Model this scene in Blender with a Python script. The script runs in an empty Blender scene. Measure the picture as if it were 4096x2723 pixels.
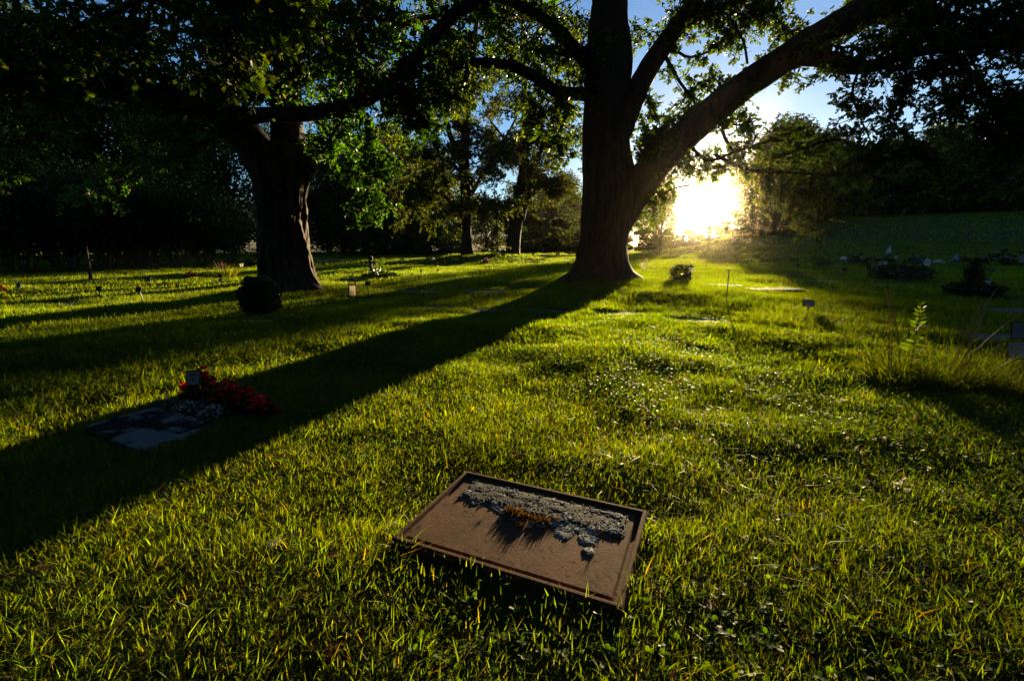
import bpy, math, random
import numpy as np
from mathutils import Vector, Matrix
R = math.radians
rng = np.random.default_rng(7)
random.seed(11)
scene = bpy.context.scene
COL = scene.collection

# ------------------------------------------------------------------ camera
F, CX, CY, HOR, CH = 1820.0, 2048.0, 1361.5, 985.0, 1.0      # focal length and horizon of the photograph, eye height
PITCH = math.atan((CY - HOR) / F)
cam = bpy.data.cameras.new('camera'); co = bpy.data.objects.new('camera', cam); COL.objects.link(co)
cam.sensor_width = 36.0; cam.lens = F / 4096 * 36; cam.clip_end = 3000; cam.clip_start = 0.05
co.location = (0, 0, CH); co.rotation_euler = (math.pi / 2 - PITCH, 0, 0)
scene.camera = co
cp, sp_ = math.cos(PITCH), math.sin(PITCH)
def ray(px, py):
    x = (px - CX) / F; y = (CY - py) / F
    return np.array([x, cp + y * sp_, -sp_ + y * cp])
def at(px, py, Y):                      # the point at forward distance Y seen there
    d = ray(px, py); t = Y / d[1]
    return np.array([0, 0, CH]) + d * t

# ------------------------------------------------------------------ sun
sd = ray(2865, 775); sd /= np.linalg.norm(sd)
SUN_AZ = math.atan2(sd[0], sd[1]); SUN_EL = math.asin(sd[2])

# ------------------------------------------------------------------ terrain
def sstep(a, b, x):
    t = np.clip((x - a) / (b - a), 0, 1); return t * t * (3 - 2 * t)
def hash2(i, j, s):
    n = (i * 374761393 + j * 668265263 + s * 1442695041) & 0xffffffff
    n = ((n ^ (n >> 13)) * 1274126177) & 0xffffffff
    return ((n ^ (n >> 16)) & 0xffff) / 65535.0
def vnoise(x, y, s=0):
    x = np.asarray(x, float); y = np.asarray(y, float)
    i = np.floor(x).astype(np.int64); j = np.floor(y).astype(np.int64)
    u = x - i; v = y - j; u = u * u * (3 - 2 * u); v = v * v * (3 - 2 * v)
    return ((hash2(i, j, s) * (1 - u) + hash2(i + 1, j, s) * u) * (1 - v) + (hash2(i, j + 1, s) * (1 - u) + hash2(i + 1, j + 1, s) * u) * v)
OAK = np.array([2.46, 11.9]); CHERRY = np.array([-4.92, 10.25]); MID1 = np.array([-2.75, 27.0]); MID2 = np.array([0.05, 30.0])
def hgt(x, y):
    x = np.asarray(x, float); y = np.asarray(y, float)
    d = np.hypot(x, y)
    h = (vnoise(x * .22 + 3, y * .22, 1) - .5) * .16 * sstep(4, 12, d) + (vnoise(x * .9, y * .9, 2) - .5) * .075 * sstep(2.2, 5, d) + (vnoise(x * 2.6 + 7, y * 2.6, 3) - .5) * .040 * sstep(1.6, 3.2, d)
    for c, a, r in ((OAK, .20, 1.7), (CHERRY, .14, 1.3), (MID1, .45, 2.6), (MID2, .45, 2.6), (np.array([3.2, 9.0]), .10, .9)):
        h = h + a * np.exp(-((x - c[0]) ** 2 + (y - c[1]) ** 2) / r ** 2)
    az = np.degrees(np.arctan2(x, np.maximum(y, .1)))
    hill = sstep(28, 95, d) * sstep(13, 34, az) * 4.4 * (y > 0)
    h = h + hill + 1.0 * sstep(26, 60, d) * sstep(20, 30, az) * (y > 0)
    return h
def G(px, py):                          # the ground point seen there
    d = ray(px, py); z = 0.0; p = None
    for _ in range(12):
        t = (z - CH) / d[2]
        p = np.array([0, 0, CH]) + d * t
        z = .5 * z + .5 * float(hgt(p[0], p[1]))
    return np.array([p[0], p[1], float(hgt(p[0], p[1]))])

# ------------------------------------------------------------------ materials
def mat(name):
    m = bpy.data.materials.new(name); m.use_nodes = True
    nt = m.node_tree; nt.nodes.clear()
    o = nt.nodes.new('ShaderNodeOutputMaterial')
    return m, nt, o
def N(nt, t, **kw):
    n = nt.nodes.new(t)
    for k, v in kw.items():
        if k[0] == '_': n.inputs[k[1:].replace('_', ' ')].default_value = v
        else: setattr(n, k, v)
    return n
def L(nt, a, b): nt.links.new(a, b)
def leaf_mat(name, trans=.5, tint=(1.5, 1.35, .5), rough=.55, spec=.3):
    m, nt, o = mat(name)
    a = N(nt, 'ShaderNodeAttribute', attribute_name='Col')
    b = N(nt, 'ShaderNodeBsdfPrincipled', _Roughness=rough); b.inputs['Specular IOR Level'].default_value = spec
    L(nt, a.outputs['Color'], b.inputs['Base Color'])
    mu = N(nt, 'ShaderNodeMix', data_type='RGBA', blend_type='MULTIPLY'); mu.inputs[0].default_value = 1
    mu.clamp_result = False
    L(nt, a.outputs['Color'], mu.inputs[6]); mu.inputs[7].default_value = (*tint, 1)
    t = N(nt, 'ShaderNodeBsdfTranslucent'); L(nt, mu.outputs[2], t.inputs['Color'])
    x = N(nt, 'ShaderNodeMixShader'); x.inputs[0].default_value = trans
    L(nt, b.outputs[0], x.inputs[1]); L(nt, t.outputs[0], x.inputs[2]); L(nt, x.outputs[0], o.inputs['Surface'])
    return m
def solid(name, c1, c2=None, rough=.7, scale=20.0, bump=.0, detail=6, spec=.3, stretch=(1, 1, 1), lo=.35, hi=.65, bscale=None):
    m, nt, o = mat(name)
    b = N(nt, 'ShaderNodeBsdfPrincipled', _Roughness=rough); b.inputs['Specular IOR Level'].default_value = spec
    tc = N(nt, 'ShaderNodeTexCoord'); mp = N(nt, 'ShaderNodeMapping'); mp.inputs['Scale'].default_value = stretch
    L(nt, tc.outputs['Object'], mp.inputs['Vector'])
    nz = N(nt, 'ShaderNodeTexNoise', _Scale=scale, _Detail=detail, _Roughness=.65); L(nt, mp.outputs[0], nz.inputs['Vector'])
    rp = N(nt, 'ShaderNodeValToRGB'); rp.color_ramp.elements[0].position = lo; rp.color_ramp.elements[1].position = hi
    rp.color_ramp.elements[0].color = (*c1, 1); rp.color_ramp.elements[1].color = (*(c2 or c1), 1)
    L(nt, nz.outputs['Fac'], rp.inputs[0]); L(nt, rp.outputs[0], b.inputs['Base Color'])
    if bump:
        n2 = N(nt, 'ShaderNodeTexNoise', _Scale=bscale or scale * 2.2, _Detail=8, _Roughness=.7); L(nt, mp.outputs[0], n2.inputs['Vector'])
        bp = N(nt, 'ShaderNodeBump', _Strength=bump, _Distance=.01); L(nt, n2.outputs['Fac'], bp.inputs['Height']); L(nt, bp.outputs[0], b.inputs['Normal'])
    L(nt, b.outputs[0], o.inputs['Surface'])
    return m

M = {}
M['grass'] = leaf_mat('grass_blade', .62, (3.75, 3.15, .08), .5, .12)
M['oak_leaf'] = leaf_mat('oak_leaf', .5, (2.0, 1.95, .15), .5, .12)
M['cherry_leaf'] = leaf_mat('cherry_leaf', .45, (1.7, 2.0, .2), .5, .12)
M['far_leaf'] = leaf_mat('tree_leaf', .45, (1.8, 1.5, .3), .6, .08)
M['box_leaf'] = leaf_mat('box_leaf', .28, (1.6, 1.5, .4), .42, .3)
M['petal'] = leaf_mat('petal', .35, (1.2, 1.2, 1.2), .5, .2)
M['dry_leaf'] = leaf_mat('dry_leaf', .45, (1.4, 1.1, .7), .6, .2)
M['bark'] = solid('oak_bark', (.017, .011, .007), (.050, .033, .020), .9, 9, 1.0, 8, .15, (1, 1, .18))
M['bark2'] = solid('cherry_bark', (.022, .013, .008), (.078, .046, .028), .85, 11, 1.0, 8, .2, (1, 1, .3))
M['stem'] = solid('stem_bark', (.12, .08, .05), (.22, .15, .10), .8, 14, .3, 6, .2, (1, 1, .3))
M['black'] = solid('black_metal', (.012, .012, .013), (.02, .02, .02), .5, 30, .05)
M['white'] = solid('white_paint', (.40, .39, .37), (.50, .49, .46), .5, 20, .05)
M['plate'] = solid('plate_metal', (.22, .23, .24), (.30, .31, .32), .6, 30, .02)
M['wood'] = solid('dark_wood', (.03, .019, .012), (.07, .045, .03), .8, 12, .4, 6, .2, (1, 1, .12))
M['soil'] = solid('garden_soil', (.016, .011, .007), (.045, .030, .020), .95, 40, 1.0)
M['asphalt'] = solid('path_asphalt', (.05, .05, .052), (.075, .075, .078), .8, 30, .3)
M['granite'] = solid('grey_granite', (.06, .057, .054), (.14, .135, .13), .85, 60, .5, spec=.08)
M['darkstone'] = solid('dark_granite', (.03, .026, .023), (.075, .066, .06), .85, 60, .4, spec=.08)
M['palestone_glint'] = solid('pale_stone_glint', (.20, .185, .165), (.36, .33, .30), .6, 40, .5, spec=.2)  # pale stone; on slab rims the tone stands in for sun glints
M['red'] = solid('red_fruit', (.55, .02, .015), (.6, .04, .02), .25, 10, 0, spec=.5)
M['letter'] = solid('black_lettering', (.01, .01, .01), None, .6)

# ------------------------------------------------------------------ mesh helpers
def link(o, parent=None):
    COL.objects.link(o)
    if parent is not None: o.parent = parent
    return o
def np_mesh(name, V, F, material, parent=None, col=None, smooth=False):
    """V (n,3); F (m,k) one polygon size; col (n,3)"""
    me = bpy.data.meshes.new(name)
    V = np.ascontiguousarray(V, np.float32); F = np.ascontiguousarray(F, np.int32)
    me.vertices.add(len(V)); me.vertices.foreach_set('co', V.ravel())
    m, k = F.shape
    me.loops.add(m * k); me.loops.foreach_set('vertex_index', F.ravel())
    me.polygons.add(m); me.polygons.foreach_set('loop_start', np.arange(0, m * k, k, dtype=np.int32))
    if smooth: me.polygons.foreach_set('use_smooth', np.ones(m, bool))
    me.update(calc_edges=True)
    if col is not None:
        a = me.color_attributes.new('Col', 'FLOAT_COLOR', 'POINT')
        c = np.ones((len(V), 4), np.float32); c[:, :3] = col
        a.data.foreach_set('color', c.ravel())
    me.materials.append(material)
    return link(bpy.data.objects.new(name, me), parent)
def inst(T, P, Rm, S):                  # template T (k,3) at every P with rotation Rm (n,3,3) and size S
    S = np.asarray(S, float)
    if S.ndim == 0: S = np.full(len(P), float(S))
    return (np.einsum('nij,kj->nki', Rm, T) * S[:, None, None] + P[:, None, :]).reshape(-1, 3)
def inst_faces(Fc, k, n):
    Fc = np.asarray(Fc); return (Fc[None] + (np.arange(n) * k)[:, None, None]).reshape(-1, Fc.shape[1])
def frames(axis, n=None, roll=None, upbias=0.0):
    """rotations whose y column is axis; the normal is random, drawn towards up by upbias"""
    axis = axis / (np.linalg.norm(axis, axis=1, keepdims=True) + 1e-9)
    z = rng.normal(size=axis.shape); z[:, 2] += upbias
    z -= (z * axis).sum(1, keepdims=True) * axis
    z /= np.linalg.norm(z, axis=1, keepdims=True) + 1e-9
    x = np.cross(axis, z)
    return np.stack([x, axis, z], axis=2)
def build_leaves(name, T, Fc, P, axis, S, col, material, parent=None, upbias=.6):
    P = np.asarray(P); n = len(P)
    V = inst(T, P, frames(np.asarray(axis), upbias=upbias), S)
    return np_mesh(name, V, inst_faces(Fc, len(T), n), material, parent, np.repeat(col, len(T), axis=0))
def half_outline(pts):
    pts = np.array(pts, float); l = pts[1:-1][::-1] * [-1, 1]
    o = np.vstack([pts, l]); z = -.25 * (o[:, 0] ** 2) * 2 - .18 * (o[:, 1] - .4) ** 2
    return np.column_stack([o, z])
OAK_T = half_outline([(0, 0), (.05, .10), (.17, .20), (.10, .30), (.27, .44), (.15, .53), (.30, .70), (.15, .78), (.13, .93), (0, 1.0)])
OAK_F = np.arange(len(OAK_T))[None]
ELL_T = half_outline([(0, 0), (.13, .2), (.22, .45), (.18, .72), (0, 1.0)])
ELL_F = np.arange(len(ELL_T))[None]
RH_T = np.array([(0, 0, 0), (.3, .45, .05), (0, 1, -.1), (-.3, .45, .05)], float); RH_F = np.array([[0, 1, 2, 3]])

class MB:
    def __init__(s): s.v = []; s.f = []
    def add(s, V, Fs):
        o = len(s.v); s.v += [tuple(map(float, p)) for p in V]; s.f += [tuple(i + o for i in f) for f in Fs]
    def box(s, c, d, m=None):
        x, y, z = d[0] / 2, d[1] / 2, d[2] / 2
        V = [Vector((a * x, b * y, e * z)) for a in (-1, 1) for b in (-1, 1) for e in (-1, 1)]
        if m is not None: V = [m @ p for p in V]
        s.add([p + Vector(c) for p in V], [(0, 1, 3, 2), (4, 6, 7, 5), (0, 4, 5, 1), (2, 3, 7, 6), (0, 2, 6, 4), (1, 5, 7, 3)])
    def prism(s, pts, z0, z1):          # polygon in xy, extruded
        n = len(pts)
        s.add([(p[0], p[1], z0) for p in pts] + [(p[0], p[1], z1) for p in pts],
              [tuple(range(n))[::-1], tuple(range(n, 2 * n))] + [(i, (i + 1) % n, n + (i + 1) % n, n + i) for i in range(n)])
    def tube(s, pts, rad, n=6, cap=True, ridge=0.0):
        pts = [Vector(p) for p in pts]; k = len(pts)
        t0 = (pts[1] - pts[0]).normalized()
        u = t0.orthogonal().normalized(); o = len(s.v)
        for i, p in enumerate(pts):
            t = (pts[min(i + 1, k - 1)] - pts[max(i - 1, 0)])
            t = t.normalized() if t.length > 1e-9 else t0
            u = (u - t * u.dot(t)); u = u.normalized() if u.length > 1e-6 else t.orthogonal().normalized()
            w = t.cross(u)
            for j in range(n):
                a = 2 * math.pi * j / n
                r = rad[i] * (1 + (ridge * random.uniform(-1, 1) if ridge else 0))
                s.v.append(tuple(p + u * (r * math.cos(a)) + w * (r * math.sin(a))))
        for i in range(k - 1):
            for j in range(n):
                a = o + i * n + j; b = o + i * n + (j + 1) % n
                s.f.append((a, b, b + n, a + n))
        if cap:
            s.f.append(tuple(o + j for j in range(n))[::-1]); s.f.append(tuple(o + (k - 1) * n + j for j in range(n)))
    def dome(s, c, r, h, n=7, k=3, flat=False):   # bumpy low dome
        o = len(s.v)
        for i in range(k):
            a = i / k * math.pi / 2
            for j in range(n):
                b = 2 * math.pi * (j + .5 * i) / n; q = r * math.cos(a) * random.uniform(.85, 1.15)
                s.v.append((c[0] + q * math.cos(b), c[1] + q * math.sin(b), c[2] + h * math.sin(a)))
        s.v.append((c[0], c[1], c[2] + h))
        for i in range(k - 1):
            for j in range(n):
                s.f.append((o + i * n + j, o + i * n + (j + 1) % n, o + (i + 1) * n + (j + 1) % n, o + (i + 1) * n + j))
        for j in range(n): s.f.append((o + (k - 1) * n + j, o + (k - 1) * n + (j + 1) % n, o + k * n))
    def ball(s, c, r, n=8, k=6, sz=1.0):
        o = len(s.v)
        for i in range(1, k):
            a = math.pi * i / k
            for j in range(n):
                b = 2 * math.pi * j / n
                s.v.append((c[0] + r * math.sin(a) * math.cos(b), c[1] + r * math.sin(a) * math.sin(b), c[2] + r * sz * math.cos(a)))
        s.v += [(c[0], c[1], c[2] + r * sz), (c[0], c[1], c[2] - r * sz)]
        t = o + (k - 1) * n
        for i in range(k - 2):
            for j in range(n): s.f.append((o + i * n + j, o + (i + 1) * n + j, o + (i + 1) * n + (j + 1) % n, o + i * n + (j + 1) % n))
        for j in range(n):
            s.f.append((t, o + j, o + (j + 1) % n)); s.f.append((t + 1, o + (k - 2) * n + (j + 1) % n, o + (k - 2) * n + j))
    def build(s, name, material, parent=None, smooth=False, bevel=0.0, col=None):
        me = bpy.data.meshes.new(name); me.from_pydata(s.v, [], s.f); me.update()
        if smooth: me.polygons.foreach_set('use_smooth', np.ones(len(s.f), bool))
        if col is not None:
            a = me.color_attributes.new('Col', 'FLOAT_COLOR', 'POINT')
            a.data.foreach_set('color', np.tile(np.array([*col, 1], np.float32), len(s.v)))
        me.materials.append(material)
        o = link(bpy.data.objects.new(name, me), parent)
        if bevel:
            b = o.modifiers.new('bevel', 'BEVEL'); b.width = bevel; b.segments = 2; b.limit_method = 'ANGLE'
        return o
def tag(o, label, cat, group=None, kind=None):
    if label: o['label'] = label
    if cat: o['category'] = cat
    if group: o['group'] = group
    if kind: o['kind'] = kind
    return o
def thing(name, label, cat, loc=(0, 0, 0), rz=0.0, group=None):
    o = bpy.data.objects.new(name, None); o.empty_display_size = .1; link(o)
    o.location = [float(c) for c in loc]; o.rotation_euler = (0, 0, rz)
    return tag(o, label, cat, group)
def dup(root, loc, rz=0.0, sc=1.0, label=None, group=None):
    def cp_(o, par):
        c = o.copy(); COL.objects.link(c)
        if par is not None: c.parent = par
        for ch in list(o.children): cp_(ch, c)
        return c
    r = cp_(root, None); r.location = [float(c) for c in loc]; r.rotation_euler = (0, 0, rz)
    r.scale = (sc, sc, sc) if not isinstance(sc, tuple) else sc
    if label: r['label'] = label
    if group: r['group'] = group
    return r
def tints(n, base, var=.25, alt=None, pa=0.0):
    c = np.array(base)[None] * (1 + rng.normal(size=(n, 1)) * var).clip(.4, 1.9) * (1 + rng.normal(size=(n, 3)) * .08)
    if alt is not None:
        k = rng.random(n) < pa; c[k] = np.array(alt) * (1 + rng.normal(size=(k.sum(), 1)) * .2).clip(.5, 1.6)
    return c.clip(.002, .9)

# ------------------------------------------------------------------ where the flat stones and soil beds lie (no grass grows there)
HOLES = []      # (x, y, half a, half b, angle, power)   power 2 = ellipse, 8 = rectangle
def hole(x, y, a, b, ang=0.0, p=8): HOLES.append((x, y, a, b, ang, p))
def in_holes(x, y, grow=0.0):
    bad = np.zeros(len(x), bool)
    for (cx, cy, a, b, g, p) in HOLES:
        c, s = math.cos(g), math.sin(g); u = (x - cx) * c + (y - cy) * s; v = -(x - cx) * s + (y - cy) * c
        bad |= (np.abs(u) / (a + grow)) ** p + (np.abs(v) / (b + grow)) ** p < 1
    return bad
def quad_rect(corners, z):              # best rectangle through four seen corners of a slab whose top is at height z
    P = []
    for (px, py) in corners:
        d = ray(px, py); t = (z - CH) / d[2]; P.append((np.array([0, 0, CH]) + d * t)[:2])
    P = np.array(P); c = P.mean(0)
    u = (P[1] - P[0] + P[2] - P[3]) / 2; v = (P[0] - P[3] + P[1] - P[2]) / 2
    ang = (math.atan2(u[1], u[0]) + math.atan2(v[1], v[0]) - math.pi / 2) / 2
    return c, np.linalg.norm(u), np.linalg.norm(v), ang
STONE_C, STONE_W, STONE_D, STONE_A = quad_rect([(1858, 1914), (2599, 2070), (2480, 2478), (1566, 2186)], .020)
hole(*STONE_C, STONE_W / 2, STONE_D / 2, STONE_A, 20)
ST2_C, ST2_W, ST2_D, ST2_A = quad_rect([(625, 1630), (905, 1710), (590, 1805), (300, 1722)], .02)
hole(*ST2_C, ST2_W / 2 * .97, ST2_D / 2 * .97, ST2_A, 12)
BED2 = G(850, 1640); hole(BED2[0], BED2[1], .42, .13, -.35, 2)
BUSH = G(1048, 1262)
BEDB = G(1055, 1288); hole(BEDB[0], BEDB[1], .50, .17, 0, 2)
LANT = G(1412, 1188)
hole(LANT[0] + .05, LANT[1] - .12, .42, .16, 0, 2)
hole(OAK[0], OAK[1], .8, .8, 0, 2); hole(CHERRY[0], CHERRY[1], .62, .62, 0, 2)
hole(MID1[0], MID1[1], .5, .5, 0, 2); hole(MID2[0], MID2[1], .5, .5, 0, 2)
# flat grave slabs seen edge-on in the lawn: px, py, width, depth, angle, stone, height above ground, label
SLABS = [
 (262, 1216, .75, .5, .1, 'darkstone', .02, 'dark flat gravestone in striped grass beside the green weeds at the left'),
 (1005, 1292, .55, .24, .05, 'darkstone', .02, 'dark slab in the soil in front of the round clipped bush'),
 (1668, 1168, .95, .5, .0, 'granite', .03, 'thin grey slab where the sunlit grass meets the oak shadow'),
 (1940, 1170, .9, .6, .05, 'darkstone', .05, 'dark slab in the oak shadow behind the sunlit tongue of grass'),
 (1740, 1236, .75, .42, -.1, 'darkstone', .05, 'dark low slab in shade to the right of the lantern'),
 (1960, 1243, .75, .45, .0, 'granite', .02, 'grey slab at the tip of the sunlit tongue of grass'),
 (2190, 1247, .8, .45, .0, 'granite', .02, 'grey slab in the middle of the oak shadow, under the trunk'),
 (2478, 1259, .85, .5, -.05, 'darkstone', .03, 'brown flat slab in bright grass before the oak, left of the pale rimmed one'),
 (2785, 1288, .8, .42, -.04, 'palestone_glint', .03, 'slab with glints put in as a pale rim, in bright grass below the sun'),
 (2886, 1146, .85, .4, .0, 'palestone_glint', .05, 'slab with its sunlit edge put in as a pale rim, behind the thin marker post'),
 (2700, 1127, .7, .3, .0, 'palestone_glint', .03, 'pale slab under the small lit bush beside the oak'),
 (3090, 1161, 1.1, .5, .0, 'darkstone', .06, 'long dark slab in shade just right of the sunlit patch'),
 (3285, 1131, 1.0, .5, .0, 'soil', .04, 'dark earth grave bed with pale edge in the shaded lawn'),
 (3360, 1111, .8, .5, .0, 'granite', .03, 'grey slab behind the dark earth grave bed'),
 (3590, 1137, 1.6, .4, .0, 'granite', .03, 'long thin grey slab in front of the low spreading shrub'),
 (4060, 1247, .8, .5, -.1, 'granite', .05, 'grey slab cut by the right edge, behind the tall grasses'),
 (4010, 1352, .8, .4, -.05, 'granite', .03, 'mossy grey slab beside the double plate marker at the right edge'),
]
SLABP = []
for s in SLABS:
    p = G(s[0], s[1]); SLABP.append(p); hole(p[0], p[1], s[2] / 2 - .05, s[3] / 2 - .04, s[4], 12)

# ------------------------------------------------------------------ ground sheet and path
def ground():
    def axis(lim, fine, n):
        t = np.linspace(0, 1, n); return fine * t * n * .55 + (lim - fine * n * .55) * t ** 3.2
    xa = axis(420, .13, 150); xs = np.concatenate([-xa[:0:-1], xa])
    ya = axis(620, .10, 230); ys = np.concatenate([-axis(60, .4, 20)[:0:-1], ya])
    X, Y = np.meshgrid(xs, ys); V = np.column_stack([X.ravel(), Y.ravel(), hgt(X, Y).ravel()])
    w, h = len(xs), len(ys)
    i = np.arange(w * h).reshape(h, w)
    Fq = np.stack([i[:-1, :-1], i[:-1, 1:], i[1:, 1:], i[1:, :-1]], -1).reshape(-1, 4)
    m, nt, o = mat('lawn_ground')
    b = N(nt, 'ShaderNodeBsdfPrincipled', _Roughness=.95); b.inputs['Specular IOR Level'].default_value = .1
    tc = N(nt, 'ShaderNodeTexCoord')
    n1 = N(nt, 'ShaderNodeTexNoise', _Scale=.6, _Detail=8, _Roughness=.7); L(nt, tc.outputs['Object'], n1.inputs['Vector'])
    n2 = N(nt, 'ShaderNodeTexNoise', _Scale=40, _Detail=8, _Roughness=.75); L(nt, tc.outputs['Object'], n2.inputs['Vector'])
    r1 = N(nt, 'ShaderNodeValToRGB'); r1.color_ramp.elements[0].color = (.022, .021, .007, 1); r1.color_ramp.elements[1].color = (.050, .054, .012, 1)
    r1.color_ramp.elements[0].position = .35; r1.color_ramp.elements[1].position = .68
    mx = N(nt, 'ShaderNodeMix', data_type='FLOAT'); mx.inputs[0].default_value = .6
    L(nt, n1.outputs['Fac'], mx.inputs[2]); L(nt, n2.outputs['Fac'], mx.inputs[3]); L(nt, mx.outputs[0], r1.inputs[0])
    L(nt, r1.outputs[0], b.inputs['Base Color'])
    bp = N(nt, 'ShaderNodeBump', _Strength=.9, _Distance=.03); L(nt, n2.outputs['Fac'], bp.inputs['Height']); L(nt, bp.outputs[0], b.inputs['Normal'])
    L(nt, b.outputs[0], o.inputs['Surface'])
    tag(np_mesh('lawn_ground', V, Fq, m, smooth=True), 'gently uneven cemetery lawn rising to a grassy hill on the right', None, kind='structure')
ground()
def path_strip():
    pts = [G(-300, 1014), G(250, 1013), G(800, 1010), G(1320, 1004.5), G(1600, 1012), G(1800, 1031), G(1960, 1039), G(2200, 1039), G(2330, 1040)]
    pts = [Vector((p[0], p[1], 0)) for p in pts]; out = []
    for i in range(len(pts) - 1):
        for k in range(8): out.append(pts[i].lerp(pts[i + 1], k / 8))
    V = []; Fs = []
    for i, p in enumerate(out):
        t = (out[min(i + 1, len(out) - 1)] - out[max(i - 1, 0)]).normalized(); n = Vector((-t.y, t.x, 0))
        for k in (-1, -.33, .33, 1):
            q = p + n * k * 1.2; V.append((q.x, q.y, float(hgt(q.x, q.y)) + .03))
    for i in range(len(out) - 1):
        for k in range(3): a = i * 4 + k; Fs.append((a, a + 1, a + 5, a + 4))
    tag(np_mesh('path', np.array(V), np.array(Fs), M['asphalt']), 'narrow asphalt path curving through the far lawn', None, kind='structure')
path_strip()

# ------------------------------------------------------------------ lawn grass
HALF = R(50)
def scatter(r0, r1, dens, extra=1.4):
    n = int(dens * (HALF * (r1 ** 2 - r0 ** 2) + 2 * extra * (r1 - r0)))
    r = np.sqrt(rng.uniform(r0 ** 2, r1 ** 2, n)); a = rng.uniform(-HALF, HALF, n)
    x = r * np.sin(a) + rng.uniform(-extra, extra, n); y = r * np.cos(a)
    return x, y
def blades(r0, r1, dens, w, h, tall, patch=True, dead=False, xy=None):
    x, y = scatter(r0, r1, dens) if xy is None else xy
    k = vnoise(x * 1.7, y * 1.7, 5) * .6 + vnoise(x * 6, y * 6, 6) * .4
    keep = rng.random(len(x)) < (.45 + 1.0 * k) if patch else np.ones(len(x), bool)
    # a worn brown patch of turf to the right of the foreground stone
    e = ((x - 1.0) / .28) ** 2 + ((y - 1.75) / .30) ** 2
    keep &= ~((e < 1) & (rng.random(len(x)) < .55))
    keep &= ~in_holes(x, y)
    x, y, k = x[keep], y[keep], k[keep]; n = len(x)
    H = h * (.45 + .75 * k + .45 * rng.random(n) ** 2); W = w * np.exp(rng.normal(size=n) * .35)
    H *= np.where(rng.random(n) < .06, 1.45, 1)
    # mown short close to the foreground stone
    ds = np.hypot(x - STONE_C[0], (y - STONE_C[1]) * 1.2); H *= np.where(y > STONE_C[1] + .05, .62 + .38 * sstep(.42, .95, ds), 1.1 - .1 * sstep(.45, .8, ds))
    H *= np.where(in_holes(x, y, .05), .75, 1)
    d0 = vnoise(x * .8, y * .8, 9) * 9 + rng.normal(size=n) * 2.0
    bend = rng.uniform(1.2, 2.2, n) if dead else rng.uniform(.05, 1.2, n) ** 1.1; face = rng.uniform(0, 2 * np.pi, n) * .5 + d0
    bx, by = np.cos(d0) * bend, np.sin(d0) * bend
    sx, sy = np.cos(face), np.sin(face)
    z = hgt(x, y)
    def pt(t, side):
        lean = t ** 1.6
        return np.column_stack([x + bx * H * lean + sx * W * .5 * side, y + by * H * lean + sy * W * .5 * side, z - .005 + H * t * (1 - .35 * bend * t)])
    if tall == 2:
        V = np.stack([pt(0, -1), pt(0, 1), pt(.5, .85), pt(.5, -.85), pt(.82, .5), pt(.82, -.5), pt(1, 0)], 1)
        Fc = [(0, 1, 2), (0, 2, 3), (3, 2, 4), (3, 4, 5), (5, 4, 6)]
    elif tall == 1:
        V = np.stack([pt(0, -1), pt(0, 1), pt(.6, .8), pt(.6, -.8), pt(1, 0)], 1); Fc = [(0, 1, 2), (0, 2, 3), (3, 2, 4)]
    else:
        V = np.stack([pt(0, -1), pt(0, 1), pt(1, 0)], 1); Fc = [(0, 1, 2)]
    q = V.shape[1]
    c = tints(n, (.050, .088, .008), .3, (.11, .098, .022), .05)
    if dead: c = tints(n, (.10, .072, .030), .35, (.055, .07, .02), .3)
    c *= (.75 + .5 * vnoise(x * .7, y * .7, 12))[:, None]
    y_ = vnoise(x * .5, y * .5, 13)[:, None]; c = c * (1 - .35 * y_) + c * np.array([1.45, 1.02, .6]) * .35 * y_
    return V.reshape(-1, 3), inst_faces(Fc, q, n), np.repeat(c, q, axis=0)
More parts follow.
